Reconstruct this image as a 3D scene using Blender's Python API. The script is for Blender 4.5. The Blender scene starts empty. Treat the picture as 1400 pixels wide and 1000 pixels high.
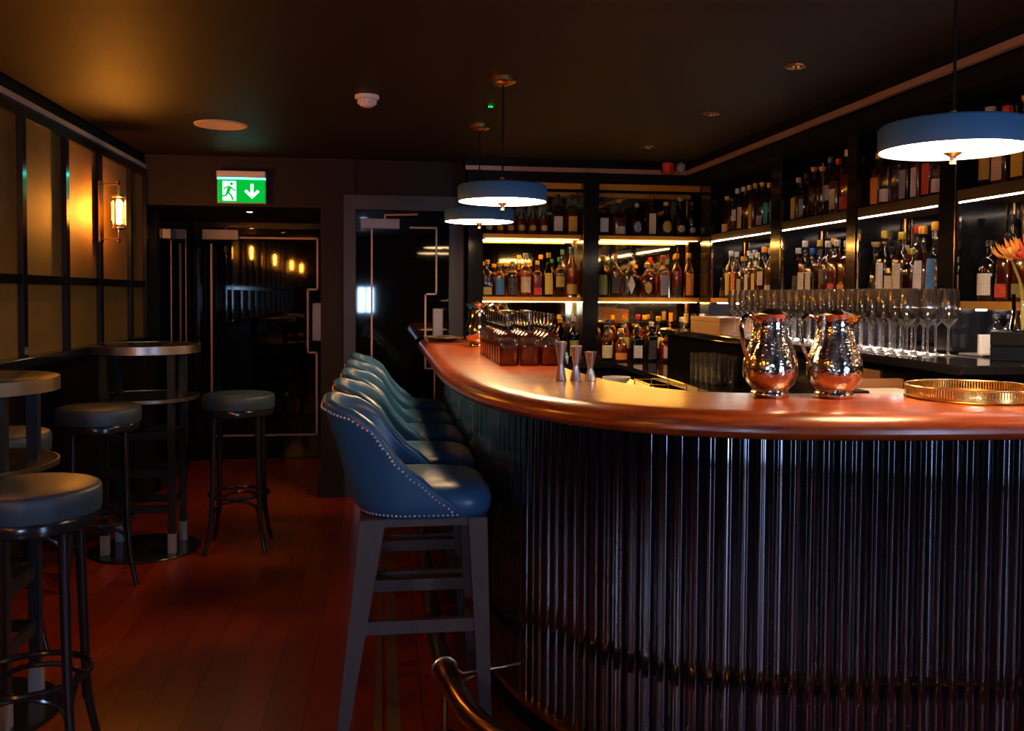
import bpy, math, random
from mathutils import Vector, Matrix
random.seed(7)
PI = math.pi
SC = bpy.context.scene
COL = SC.collection

# ------------------------------------------------------------------ materials
def lin(c):
    return tuple(c[:3]) + (1.0,)

def newmat(name):
    m = bpy.data.materials.new(name); m.use_nodes = True
    nt = m.node_tree
    for n in list(nt.nodes): nt.nodes.remove(n)
    out = nt.nodes.new('ShaderNodeOutputMaterial')
    return m, nt, out

def pbr(name, col, rough=.5, metal=0., coat=0., bump=None, vary=None, spec=.5, emis=None, estr=0.):
    m, nt, out = newmat(name)
    b = nt.nodes.new('ShaderNodeBsdfPrincipled')
    nt.links.new(b.outputs[0], out.inputs[0])
    b.inputs['Base Color'].default_value = lin(col)
    b.inputs['Roughness'].default_value = rough
    b.inputs['Metallic'].default_value = metal
    b.inputs['Specular IOR Level'].default_value = spec
    if coat:
        b.inputs['Coat Weight'].default_value = coat
        b.inputs['Coat Roughness'].default_value = .06
    if emis:
        b.inputs['Emission Color'].default_value = lin(emis)
        b.inputs['Emission Strength'].default_value = estr
    tc = nt.nodes.new('ShaderNodeTexCoord')
    if vary:                                   # (scale, amount, stretch xyz)
        mp = nt.nodes.new('ShaderNodeMapping'); mp.inputs['Scale'].default_value = vary[2]
        nz = nt.nodes.new('ShaderNodeTexNoise'); nz.inputs['Scale'].default_value = vary[0]
        nz.inputs['Detail'].default_value = 4
        nt.links.new(tc.outputs['Object'], mp.inputs[0]); nt.links.new(mp.outputs[0], nz.inputs[0])
        rp = nt.nodes.new('ShaderNodeValToRGB')
        a = vary[1]
        rp.color_ramp.elements[0].position = .3; rp.color_ramp.elements[1].position = .7
        rp.color_ramp.elements[0].color = lin([c*(1-a) for c in col])
        rp.color_ramp.elements[1].color = lin([min(1, c*(1+a)) for c in col])
        nt.links.new(nz.outputs['Fac'], rp.inputs[0]); nt.links.new(rp.outputs[0], b.inputs['Base Color'])
    if bump:                                   # (scale, strength, distance)
        nz = nt.nodes.new('ShaderNodeTexNoise'); nz.inputs['Scale'].default_value = bump[0]
        nt.links.new(tc.outputs['Object'], nz.inputs[0])
        bp = nt.nodes.new('ShaderNodeBump'); bp.inputs['Strength'].default_value = bump[1]
        bp.inputs['Distance'].default_value = bump[2]
        nt.links.new(nz.outputs['Fac'], bp.inputs['Height']); nt.links.new(bp.outputs[0], b.inputs['Normal'])
    return m

def emit(name, col, s):
    m, nt, out = newmat(name)
    e = nt.nodes.new('ShaderNodeEmission'); e.inputs[0].default_value = lin(col); e.inputs[1].default_value = s
    nt.links.new(e.outputs[0], out.inputs[0]); return m

def glassy(name, tint, ior=1.45, rough=.03, gain=1.0):
    """clear or tinted thin glass: tinted transparency under a fresnel gloss"""
    m, nt, out = newmat(name)
    t = nt.nodes.new('ShaderNodeBsdfTransparent'); t.inputs[0].default_value = lin(tint)
    g = nt.nodes.new('ShaderNodeBsdfGlossy'); g.inputs['Roughness'].default_value = rough
    g.inputs[0].default_value = (gain, gain, gain, 1)
    f = nt.nodes.new('ShaderNodeFresnel'); f.inputs[0].default_value = ior
    x = nt.nodes.new('ShaderNodeMixShader')
    nt.links.new(f.outputs[0], x.inputs[0]); nt.links.new(t.outputs[0], x.inputs[1]); nt.links.new(g.outputs[0], x.inputs[2])
    nt.links.new(x.outputs[0], out.inputs[0]); return m

def realglass(name):
    m, nt, out = newmat(name)
    g = nt.nodes.new('ShaderNodeBsdfGlass'); g.inputs['IOR'].default_value = 1.52; g.inputs['Roughness'].default_value = .02
    nt.links.new(g.outputs[0], out.inputs[0]); return m

def liquid(name, tint, body):
    m, nt, out = newmat(name)
    t = nt.nodes.new('ShaderNodeBsdfTransparent'); t.inputs[0].default_value = lin(tint)
    d = nt.nodes.new('ShaderNodeBsdfDiffuse'); d.inputs[0].default_value = lin(body)
    tl = nt.nodes.new('ShaderNodeBsdfTranslucent'); tl.inputs[0].default_value = lin(body)
    m1 = nt.nodes.new('ShaderNodeMixShader'); m1.inputs[0].default_value = .5
    nt.links.new(d.outputs[0], m1.inputs[1]); nt.links.new(tl.outputs[0], m1.inputs[2])
    m2 = nt.nodes.new('ShaderNodeMixShader'); m2.inputs[0].default_value = .28
    nt.links.new(t.outputs[0], m2.inputs[1]); nt.links.new(m1.outputs[0], m2.inputs[2])
    nt.links.new(m2.outputs[0], out.inputs[0]); return m

def stemware(name, painted_gleam):  # white diffuse mixed in to paint the gleam of refracted light
    m, nt, out = newmat(name)
    t = nt.nodes.new('ShaderNodeBsdfTransparent'); t.inputs[0].default_value = (.97, .97, .98, 1)
    g = nt.nodes.new('ShaderNodeBsdfGlossy'); g.inputs['Roughness'].default_value = .10
    f = nt.nodes.new('ShaderNodeFresnel'); f.inputs[0].default_value = 1.75
    d = nt.nodes.new('ShaderNodeBsdfDiffuse'); d.inputs[0].default_value = (.85, .82, .82, 1)
    tl = nt.nodes.new('ShaderNodeBsdfTranslucent'); tl.inputs[0].default_value = (.85, .82, .82, 1)
    m0 = nt.nodes.new('ShaderNodeMixShader'); m0.inputs[0].default_value = .5
    nt.links.new(d.outputs[0], m0.inputs[1]); nt.links.new(tl.outputs[0], m0.inputs[2])
    lw = nt.nodes.new('ShaderNodeLayerWeight'); lw.inputs[0].default_value = .35
    mm = nt.nodes.new('ShaderNodeMath'); mm.operation = 'MULTIPLY'; mm.inputs[1].default_value = painted_gleam
    nt.links.new(lw.outputs['Facing'], mm.inputs[0])
    m1 = nt.nodes.new('ShaderNodeMixShader'); nt.links.new(mm.outputs[0], m1.inputs[0])
    nt.links.new(t.outputs[0], m1.inputs[1]); nt.links.new(m0.outputs[0], m1.inputs[2])
    m2 = nt.nodes.new('ShaderNodeMixShader'); nt.links.new(f.outputs[0], m2.inputs[0])
    nt.links.new(m1.outputs[0], m2.inputs[1]); nt.links.new(g.outputs[0], m2.inputs[2])
    nt.links.new(m2.outputs[0], out.inputs[0]); return m

def hammered(name, col, rough=.1):
    m, nt, out = newmat(name)
    b = nt.nodes.new('ShaderNodeBsdfPrincipled'); nt.links.new(b.outputs[0], out.inputs[0])
    b.inputs['Base Color'].default_value = lin(col); b.inputs['Metallic'].default_value = 1; b.inputs['Roughness'].default_value = rough
    tc = nt.nodes.new('ShaderNodeTexCoord')
    v = nt.nodes.new('ShaderNodeTexVoronoi'); v.inputs['Scale'].default_value = 125
    nt.links.new(tc.outputs['Object'], v.inputs[0])
    bp = nt.nodes.new('ShaderNodeBump'); bp.inputs['Strength'].default_value = .45; bp.inputs['Distance'].default_value = .0016
    nt.links.new(v.outputs['Distance'], bp.inputs['Height']); nt.links.new(bp.outputs[0], b.inputs['Normal'])
    return m

def floor_mat():
    m, nt, out = newmat('dark_red_plank_floor')
    b = nt.nodes.new('ShaderNodeBsdfPrincipled'); nt.links.new(b.outputs[0], out.inputs[0])
    tc = nt.nodes.new('ShaderNodeTexCoord')
    mp = nt.nodes.new('ShaderNodeMapping'); mp.inputs['Rotation'].default_value = (0, 0, PI/2)
    nt.links.new(tc.outputs['Object'], mp.inputs[0])
    br = nt.nodes.new('ShaderNodeTexBrick')
    br.inputs['Color1'].default_value = (.38, .038, .007, 1); br.inputs['Color2'].default_value = (.28, .025, .005, 1)
    br.inputs['Mortar'].default_value = (.02, .004, .002, 1); br.inputs['Scale'].default_value = 1
    br.inputs['Mortar Size'].default_value = .0015; br.inputs['Brick Width'].default_value = 1.1; br.inputs['Row Height'].default_value = .13
    nt.links.new(mp.outputs[0], br.inputs[0])
    nz = nt.nodes.new('ShaderNodeTexNoise'); nz.inputs['Scale'].default_value = 6; nz.inputs['Detail'].default_value = 6
    m2 = nt.nodes.new('ShaderNodeMapping'); m2.inputs['Scale'].default_value = (6, .6, 1)
    nt.links.new(tc.outputs['Object'], m2.inputs[0]); nt.links.new(m2.outputs[0], nz.inputs[0])
    mx = nt.nodes.new('ShaderNodeMix'); mx.data_type = 'RGBA'; mx.blend_type = 'MULTIPLY'; mx.inputs[0].default_value = .5
    nt.links.new(br.outputs[0], mx.inputs[6]); nt.links.new(nz.outputs[0], mx.inputs[7])
    nt.links.new(mx.outputs[2], b.inputs['Base Color'])
    mr = nt.nodes.new('ShaderNodeMapRange'); mr.inputs['To Min'].default_value = .22; mr.inputs['To Max'].default_value = .42
    nt.links.new(nz.outputs['Fac'], mr.inputs[0]); nt.links.new(mr.outputs[0], b.inputs['Roughness'])
    return m

def bar_wood():
    m, nt, out = newmat('polished_mahogany')
    b = nt.nodes.new('ShaderNodeBsdfPrincipled'); nt.links.new(b.outputs[0], out.inputs[0])
    tc = nt.nodes.new('ShaderNodeTexCoord')
    mp = nt.nodes.new('ShaderNodeMapping'); mp.inputs['Scale'].default_value = (1.2, 2.2, 14)
    nz = nt.nodes.new('ShaderNodeTexNoise'); nz.inputs['Scale'].default_value = 3.2; nz.inputs['Detail'].default_value = 7
    nz.inputs['Distortion'].default_value = 1.4
    nt.links.new(tc.outputs['Object'], mp.inputs[0]); nt.links.new(mp.outputs[0], nz.inputs[0])
    rp = nt.nodes.new('ShaderNodeValToRGB')
    rp.color_ramp.elements[0].position = .28; rp.color_ramp.elements[0].color = (.13, .016, .003, 1)
    rp.color_ramp.elements[1].position = .75; rp.color_ramp.elements[1].color = (.44, .078, .009, 1)
    nt.links.new(nz.outputs['Fac'], rp.inputs[0]); nt.links.new(rp.outputs[0], b.inputs['Base Color'])
    b.inputs['Roughness'].default_value = .30
    b.inputs['Coat Weight'].default_value = .35; b.inputs['Coat Roughness'].default_value = .2
    return m

def label_mat(col, ink):
    """paper label with rows of small printed marks"""
    m, nt, out = newmat('printed_label')
    b = nt.nodes.new('ShaderNodeBsdfPrincipled'); nt.links.new(b.outputs[0], out.inputs[0]); b.inputs['Roughness'].default_value = .55
    tc = nt.nodes.new('ShaderNodeTexCoord')
    br = nt.nodes.new('ShaderNodeTexBrick')
    sp = nt.nodes.new('ShaderNodeSeparateXYZ'); nt.links.new(tc.outputs['Object'], sp.inputs[0])
    cb = nt.nodes.new('ShaderNodeCombineXYZ')
    nt.links.new(sp.outputs[0], cb.inputs[0]); nt.links.new(sp.outputs[2], cb.inputs[1])
    nt.links.new(cb.outputs[0], br.inputs[0])
    br.inputs['Scale'].default_value = 1; br.inputs['Brick Width'].default_value = .0095; br.inputs['Row Height'].default_value = .0145
    br.inputs['Mortar Size'].default_value = .0042; br.inputs['Mortar Smooth'].default_value = .3
    br.inputs['Color1'].default_value = lin([a*.6+c*.4 for a, c in zip(ink, col)]); br.inputs['Color2'].default_value = lin([(a*.5+c*.5) for a, c in zip(ink, col)])
    br.inputs['Mortar'].default_value = lin(col)
    nz = nt.nodes.new('ShaderNodeTexNoise'); nz.inputs['Scale'].default_value = 60
    nt.links.new(tc.outputs['Object'], nz.inputs[0])
    mx = nt.nodes.new('ShaderNodeMix'); mx.data_type = 'RGBA'
    st = nt.nodes.new('ShaderNodeMath'); st.operation = 'GREATER_THAN'; st.inputs[1].default_value = .5
    nt.links.new(nz.outputs['Fac'], st.inputs[0]); nt.links.new(st.outputs[0], mx.inputs[0])
    mx.inputs[6].default_value = lin(col); nt.links.new(br.outputs[0], mx.inputs[7])
    nt.links.new(mx.outputs[2], b.inputs['Base Color']); return m

M = {}
M['floor'] = floor_mat()
M['wood'] = bar_wood()
M['ceiling'] = pbr('dark_brown_ceiling_paint', (.0150, .0085, .0068), .6, spec=.25, vary=(2, .12, (1, 1, 1)))
M['wall'] = pbr('dark_wall_paint', (.016, .009, .008), .6, spec=.15, bump=(40, .1, .002))
M['trimgrey'] = pbr('grey_painted_trim', (.034, .030, .036), .4, spec=.3)
M['black'] = pbr('black_lacquer', (.008, .008, .011), .12)
M['door'] = pbr('black_gloss_door', (.003, .003, .004), .035, spec=.35)
M['matblack'] = pbr('matte_black', (.006, .006, .007), .6, spec=.12)
M['flute'] = pbr('black_fluted_gloss', (.005, .004, .006), .075, spec=1.0, coat=1.0)
M['panel'] = pbr('ochre_lacquer_panel', (.15, .080, .012), .62, vary=(3, .15, (1, 1, 3)))
M['deepblack'] = pbr('flat_black', (.005, .005, .006), .8, spec=.0)
M['copper'] = pbr('copper_trim', (.42, .27, .20), .4, .3)
M['greytrim'] = pbr('satin_nickel_trim', (.50, .47, .48), .35, .3)
M['brass'] = pbr('brass', (.72, .44, .12), .25, 1)
M['oldbrass'] = pbr('aged_brass', (.42, .22, .06), .25, 1)
M['palebrass'] = pbr('pale_brass', (.85, .64, .42), .25, 1)
M['inlay'] = pbr('brass_inlay', (.42, .27, .20), .45, .3)
M['steel'] = pbr('brushed_steel', (.62, .60, .60), .28, 1)
M['chrome'] = pbr('chrome', (.85, .85, .86), .07, 1)
M['plate'] = pbr('satin_plate', (.20, .19, .21), .4, .4)
M['leather'] = pbr('blue_leather', (.022, .094, .215), .32, bump=(70, .12, .001), vary=(5, .12, (1, 1, 1)))
M['chairwood'] = pbr('dark_grey_wood', (.064, .037, .034), .42, vary=(10, .15, (3, 3, .4)))
M['nail'] = pbr('nickel_nail', (.75, .70, .66), .35, .4)
M['bent'] = pbr('black_bentwood', (.014, .012, .014), .17)
M['stoolpad'] = pbr('slate_blue_leather', (.024, .044, .074), .45, bump=(60, .1, .001))
M['steelband'] = pbr('bronze_band', (.50, .43, .36), .3, 1)
M['tabletop'] = pbr('black_stained_top', (.022, .017, .016), .22)
M['tablepost'] = pbr('black_steel_post', (.030, .033, .042), .28, .4)
M['sleeve'] = pbr('steel_sleeve', (.55, .55, .58), .35, .6)
M['shade'] = pbr('blue_enamel_shade', (.050, .150, .290), .42)
M['diffuser'] = emit('lit_opal_diffuser', (1, .64, .31), 48)
M['filament'] = emit('lit_bulb', (1, .32, .03), 760)
M['led_warm'] = emit('warm_led', (1, .55, .16), 14)
M['led_white'] = emit('white_led', (1, .82, .66), 45)
M['spot'] = emit('lit_downlight', (1, .62, .38), 60)
M['tealled'] = emit('teal_edge_light', (.02, .60, .50), 34)
M['downlight'] = emit('added_fill_light_cool', (.72, .74, 1.0), 65)  # for the fill lamps added out of view
M['led_glass'] = emit('white_downward_led', (1, .84, .72), 240)
M['led_rear'] = emit('warm_rear_led', (1, .46, .08), 190)
M['greenled'] = emit('green_led', (.0, 1, .1), 4)
M['window_bright'] = emit('bright_daylight_pane', (.42, .66, 1.0), 110)
M['window'] = emit('added_daylight_pane', (.42, .60, 1.0), 42)
M['exitgreen'] = emit('exit_sign_green', (.0, .48, .035), 1.1)
M['exitwhite'] = emit('exit_sign_white', (.75, 1, .95), 1.6)
M['mirror'] = pbr('smoked_mirror', (.50, .37, .18), .04, 1)
M['darkmirror'] = pbr('dark_smoked_mirror', (.26, .24, .24), .012, 1)
M['shelf'] = pbr('brass_faced_shelf', (.62, .29, .03), .45, .3)
M['shelfdark'] = pbr('bronze_shelf', (.075, .045, .018), .5, .3)
M['glass'] = glassy('clear_glass', (.97, .97, .97), 1.5, .03)
M['wineglass'] = stemware('clear_stemware', .15)
M['highball'] = stemware('tumbler_glass', .2)
M['stemglass'] = stemware('painted_gleam_stem_glass', 1.3)  # more white painted in for the light that stems gather
M['bottleglass'] = glassy('bottle_glass', (.88, .88, .86), 1.85, .09)
M['greenglass'] = glassy('green_glass', (.12, .16, .06), 1.5, .04)
M['blackglass'] = pbr('black_glass', (.006, .006, .008), .07)
M['jug'] = hammered('hammered_steel', (.62, .52, .44), .13)
M['jugsmooth'] = pbr('polished_steel', (.66, .55, .44), .09, 1)
M['juginside'] = pbr('jug_inside', (.22, .14, .08), .3, 1)
M['woodbox'] = pbr('tan_wood_box', (.28, .12, .045), .5)
M['counter'] = pbr('black_stone_counter', (.010, .010, .012), .07)
M['paper'] = pbr('white_card', (.75, .72, .70), .6)
M['red'] = pbr('red_plastic', (.60, .035, .012), .4)
M['greyplastic'] = pbr('grey_plastic', (.35, .36, .40), .4)
M['whiteplastic'] = pbr('white_plastic', (.70, .58, .52), .5)
M['creamplastic'] = pbr('cream_speaker_cloth', (.55, .40, .30), .6)
M['amber'] = liquid('whisky', (.70, .22, .045), (.85, .21, .025))
M['darkamber'] = liquid('dark_rum', (.42, .07, .018), (.22, .030, .008))
M['gold'] = liquid('golden_spirit', (.80, .42, .09), (.70, .33, .05))
M['clearliq'] = glassy('clear_spirit', (.85, .86, .88), 1.33)
M['tile'] = pbr('tan_border_tile', (.15, .085, .03), .4)
M['orchrepet'] = pbr('red_petal', (.75, .10, .05), .6)
M['orangepet'] = pbr('orange_petal', (.85, .38, .07), .6)
M['yellowpet'] = pbr('yellow_petal', (.80, .55, .12), .6)
M['stem'] = pbr('yellow_green_stem', (.42, .36, .05), .6)
_cache = {}
def plain(col, rough=.4, metal=0.):
    k = (tuple(col), rough, metal)
    if k not in _cache: _cache[k] = pbr('cap_finish', col, rough, metal)
    return _cache[k]
_lc = {}
def lab(col, ink):
    k = (tuple(col), tuple(ink))
    if k not in _lc: _lc[k] = label_mat(col, ink)
    return _lc[k]

# ------------------------------------------------------------------ mesh builder
class MB:
    def __init__(s): s.v = []; s.f = []; s.mi = []; s.cur = 0
    def add(s, vs, fs):
        o = len(s.v); s.v += [tuple(p) for p in vs]
        for f in fs: s.f.append([i+o for i in f]); s.mi.append(s.cur)
        return s
    def box(s, c, d, rot=0., bev=0.):
        x, y, z = d[0]/2, d[1]/2, d[2]/2
        ca, sa = math.cos(rot), math.sin(rot)
        if bev <= 0:
            vs = [(-x,-y,-z),(x,-y,-z),(x,y,-z),(-x,y,-z),(-x,-y,z),(x,-y,z),(x,y,z),(-x,y,z)]
            fs = [(0,3,2,1),(4,5,6,7),(0,1,5,4),(1,2,6,5),(2,3,7,6),(3,0,4,7)]
        else:
            b = min(bev, x*.9, y*.9, z*.9)
            def ring(ix, iy, zz):
                return [(-ix,-iy+b,zz),(-ix+b,-iy,zz),(ix-b,-iy,zz),(ix,-iy+b,zz),(ix,iy-b,zz),(ix-b,iy,zz),(-ix+b,iy,zz),(-ix,iy-b,zz)]
            vs = ring(x-b*.7, y-b*.7, -z)+ring(x, y, -z+b)+ring(x, y, z-b)+ring(x-b*.7, y-b*.7, z)
            fs = [tuple(range(7,-1,-1)), tuple(range(24,32))]
            for k in range(3):
                for i in range(8):
                    j = (i+1) % 8
                    fs.append((k*8+i, k*8+j, k*8+8+j, k*8+8+i))
        s.add([(c[0]+px*ca-py*sa, c[1]+px*sa+py*ca, c[2]+pz) for px, py, pz in vs], fs); return s
    def lo(s, x0, x1, y0, y1, z0, z1, bev=0.):
        return s.box(((x0+x1)/2, (y0+y1)/2, (z0+z1)/2), (x1-x0, y1-y0, z1-z0), 0, bev)
    def lathe(s, prof, n=24, c=(0,0,0), n_exp=2.0, ax=1., ay=1., a0=0., a1=2*PI):
        """prof [(r,z)...]; n_exp>2 gives squarer sections"""
        full = abs(a1-a0-2*PI) < 1e-6
        cnt = n if full else n+1
        o = len(s.v); rows = []
        def sh(a):
            ca, sa = abs(math.cos(a)), abs(math.sin(a))
            return 1.0 if n_exp == 2 else (ca**n_exp+sa**n_exp)**(-1.0/n_exp)
        vs = []; fs = []
        for r, z in prof:
            if r <= 1e-7:
                rows.append([len(vs)]); vs.append((c[0], c[1], c[2]+z)); continue
            row = []
            for i in range(cnt):
                a = a0+(a1-a0)*i/n; k = sh(a)*r
                row.append(len(vs)); vs.append((c[0]+k*ax*math.cos(a), c[1]+k*ay*math.sin(a), c[2]+z))
            rows.append(row)
        for A, B in zip(rows, rows[1:]):
            m = n
            for i in range(m):
                j = (i+1) % cnt if full else i+1
                if len(A) == 1 and len(B) == 1: continue
                if len(A) == 1: fs.append((A[0], B[j], B[i]))
                elif len(B) == 1: fs.append((A[i], A[j], B[0]))
                else: fs.append((A[i], A[j], B[j], B[i]))
        s.add(vs, fs); return s
    def tube(s, pts, r, n=10, closed=False, flat=None):
        """round tube; r number or list; flat=(rx,ry) scales the section sideways/upwards"""
        P = [Vector(p) for p in pts]; L = len(P)
        rs = r if isinstance(r, (list, tuple)) else [r]*L
        vs = []; fs = []; prev = None
        for i in range(L):
            if closed: t = (P[(i+1) % L]-P[i-1])
            elif i == 0: t = P[1]-P[0]
            elif i == L-1: t = P[-1]-P[-2]
            else: t = (P[i+1]-P[i]).normalized()+(P[i]-P[i-1]).normalized()
            t = t.normalized() if t.length > 1e-9 else Vector((0,0,1))
            if prev is None:
                up = Vector((0,0,1)) if abs(t.z) < .9 else Vector((1,0,0))
                u = t.cross(up).normalized()
            else:
                u = prev-t*prev.dot(t)
                u = u.normalized() if u.length > 1e-6 else t.cross(Vector((0,0,1))).normalized()
            prev = u; w = u.cross(t)
            for k in range(n):
                a = 2*PI*k/n
                fx, fy = flat if flat else (1, 1)
                vs.append(P[i]+(u*math.cos(a)*fx+w*math.sin(a)*fy)*rs[i])
        m = L if closed else L-1
        for i in range(m):
            j = (i+1) % L
            for k in range(n):
                q = (k+1) % n
                fs.append((i*n+k, i*n+q, j*n+q, j*n+k))
        if not closed:
            fs.append(tuple(range(n-1, -1, -1))); fs.append(tuple((L-1)*n+k for k in range(n)))
        s.add(vs, fs); return s
    def bar(s, a, b, w0, w1=None, d0=None, d1=None):
        """square tapered bar from a to b (mostly vertical); w along x, d along y"""
        w1 = w1 or w0; d0 = d0 or w0; d1 = d1 or w1
        vs = []
        for p, w, d in ((a, w0, d0), (b, w1, d1)):
            vs += [(p[0]-w/2,p[1]-d/2,p[2]),(p[0]+w/2,p[1]-d/2,p[2]),(p[0]+w/2,p[1]+d/2,p[2]),(p[0]-w/2,p[1]+d/2,p[2])]
        fs = [(3,2,1,0),(4,5,6,7),(0,1,5,4),(1,2,6,5),(2,3,7,6),(3,0,4,7)]
        s.add(vs, fs); return s
    def poly(s, pts2, z0, z1, frame=None):
        """extrude a 2D polygon; frame(u,v,w)->xyz"""
        fr = frame or (lambda u, v, w: (u, v, w)); n = len(pts2)
        vs = [fr(u, v, z0) for u, v in pts2]+[fr(u, v, z1) for u, v in pts2]
        fs = [tuple(range(n-1, -1, -1)), tuple(range(n, 2*n))]+[(i, (i+1) % n, n+(i+1) % n, n+i) for i in range(n)]
        s.add(vs, fs); return s
    def sphere(s, c, r, n=10, m=6, sc=(1,1,1)):
        pr = [(r*math.sin(PI*i/m), -r*math.cos(PI*i/m)) for i in range(m+1)]
        pr[0] = (0, -r); pr[-1] = (0, r)
        o = MB().lathe(pr, n)
        s.add([(c[0]+p[0]*sc[0], c[1]+p[1]*sc[1], c[2]+p[2]*sc[2]) for p in o.v], o.f); return s
    def mesh(s, name, mats, smooth=40):
        me = bpy.data.meshes.new(name); me.from_pydata(s.v, [], s.f)
        for m in (mats if isinstance(mats, (list, tuple)) else [mats]): me.materials.append(m)
        for p, i in zip(me.polygons, s.mi): p.material_index = i
        me.validate(); me.update()
        import bmesh
        b = bmesh.new(); b.from_mesh(me); bmesh.ops.recalc_face_normals(b, faces=b.faces); b.to_mesh(me); b.free()
        if smooth:
            me.shade_smooth(); me.set_sharp_from_angle(angle=math.radians(smooth))
        return me
    def build(s, name, mats, parent=None, smooth=40, loc=(0,0,0), rz=0.):
        o = bpy.data.objects.new(name, s.mesh(name, mats, smooth)); COL.objects.link(o)
        o.location = loc; o.rotation_euler = (0, 0, rz)
        if parent: o.parent = parent
        return o

def tag(o, label, cat, group=None):
    o['label'] = label; o['category'] = cat
    if group: o['group'] = group
    return o
def thing(name, label, cat, loc=(0,0,0), rz=0., group=None):
    o = bpy.data.objects.new(name, None); COL.objects.link(o)
    o.location = loc; o.rotation_euler = (0, 0, rz); o.empty_display_size = .05
    return tag(o, label, cat, group)
def struct(o): o['kind'] = 'structure'; return o
def dup(root, loc, rz=None, label=None, group=None):
    r = root.copy(); COL.objects.link(r); r.location = loc
    if rz is not None: r.rotation_euler = (0, 0, rz)
    if label: r['label'] = label
    if group: r['group'] = group
    for ch in list(root.children):
        c = ch.copy(); COL.objects.link(c); c.parent = r
        for g in ch.children:
            d = g.copy(); COL.objects.link(d); d.parent = c
    return r
ORD = ['first','second','third','fourth','fifth','sixth','seventh','eighth','ninth','tenth','eleventh','twelfth','thirteenth','fourteenth','fifteenth','sixteenth','seventeenth','eighteenth','nineteenth','twentieth','twenty-first','twenty-second','twenty-third','twenty-fourth']

# ------------------------------------------------------------------ camera
H = 1.4; F = 1240.
cd = bpy.data.cameras.new('camera'); cam = bpy.data.objects.new('camera', cd); COL.objects.link(cam)
cd.sensor_width = 36; cd.lens = F/1400*36; cd.shift_y = -.0399; cd.clip_start = .05
cam.matrix_world = Matrix.Translation((0, 0, H)) @ Matrix.Rotation(math.radians(-8.03), 4, 'Z') @ Matrix.Rotation(PI/2-math.radians(1.9), 4, 'X') @ Matrix.Rotation(math.radians(.35), 4, 'Z')
SC.camera = cam

# ------------------------------------------------------------------ room shell
CZ = 2.32; XL = -1.58; YW = 6.35; YD = 7.85; YB = 6.15; XR = 2.2; YR = -2.2
struct(MB().lo(-4.2, 4.2, YR-.1, 8.1, -.1, 0).build('floor', M['floor'], smooth=0))
struct(MB().lo(-4.2, 4.2, YR-.1, 8.1, CZ, CZ+.1).build('ceiling', M['ceiling'], smooth=0))
# left wall: lower wall set back under a ledge, upper wall carries lacquer panels
struct(MB().lo(-1.95, -1.85, -1.0, YW, 0, 1.06).lo(-1.95, XL-.03, -1.0, YW, 1.06, CZ).lo(-1.95, XL, YW, YD, 0, CZ).build('wall_left', M['wall'], smooth=0))
struct(MB().lo(-1.95, -1.51, -1.0, YW, 1.075, 1.115, .004).build('trim_1', M['black'], smooth=0))
struct(MB().lo(-4.2, -1.95, -1.1, -1.0, 0, CZ).lo(-4.3, -4.2, YR, -1.0, 0, CZ).build('wall_left_return', M['wall'], smooth=0))
posts = [YW-.03, 5.95, 5.34, 4.795, 4.245, 3.69, 3.13, 2.57, 2.0, 1.43, .87, .3, -.27, -.84]
b = MB()
for y in posts: b.lo(XL-.03, XL+.022, y-.022, y+.022, 1.115, 2.17)
b.lo(XL-.03, XL+.018, -1.0, YW, 1.435, 1.475); b.lo(XL-.03, XL+.018, -1.0, YW, 2.165, 2.205)
struct(b.build('trim_2', M['black'], smooth=0))
struct(MB().lo(XL-.03, XL+.012, -1.0, YW, 2.222, 2.25).build('trim_3', M['greytrim'], smooth=0))
k = 0
for y1, y0 in zip(posts, posts[1:]):
    for (z0, z1, w) in ((1.475, 2.165, 'upper'), (1.115, 1.435, 'lower')):
        o = MB().lo(XL-.03, XL-.004, y0+.022, y1-.022, z0, z1).build('wall_panel', M['panel'], smooth=0)
        tag(o, 'ochre lacquer %s wall panel, %s along the left wall from the far end' % (w, ORD[k]), 'wall panel', 'lacquer panels on the left wall')
    k += 1
# far wall with door 2, the lobby beyond the lintel, the pillar
struct(MB().lo(XL-.3, -.41, YW, YW+.2, 1.985, CZ)                      # lintel over lobby
     .lo(-.43, -.20, YW-.02, YD, 0, CZ).lo(-.20, .45, YW, YW+.15, 1.975, CZ).lo(.45, .64, YW, YW+.15, 0, CZ)
     .build('wall_far', M['wall'], smooth=0))
struct(MB().lo(-.45, -.27, YW-.06, YW-.02, 0, .17).build('baseboard_far', M['wall'], smooth=0))
struct(MB().lo(XL-.3, -.43, YW+.2, YD, 1.985, 2.05).build('lobby_ceiling', M['wall'], smooth=0))
struct(MB().lo(XL-.1, .2, YD+.03, YD+.15, 0, CZ).build('wall_lobby', M['wall'], smooth=0))
# frames
struct(MB().lo(-.275, -.195, YW-.045, YW, 0, 2.075).lo(.448, .545, YW-.045, YW, 0, 2.075).lo(-.195, .448, YW-.045, YW, 1.975, 2.075).build('trim_4', M['trimgrey'], smooth=0))
struct(MB().lo(-1.56, -1.51, YD-.06, YD+.03, 0, 1.985).lo(-.50, -.432, YD-.06, YD+.03, 0, 1.985).lo(-1.51, -.50, YD-.06, YD+.03, 1.94, 1.985).build('trim_5', M['black'], smooth=0))

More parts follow.
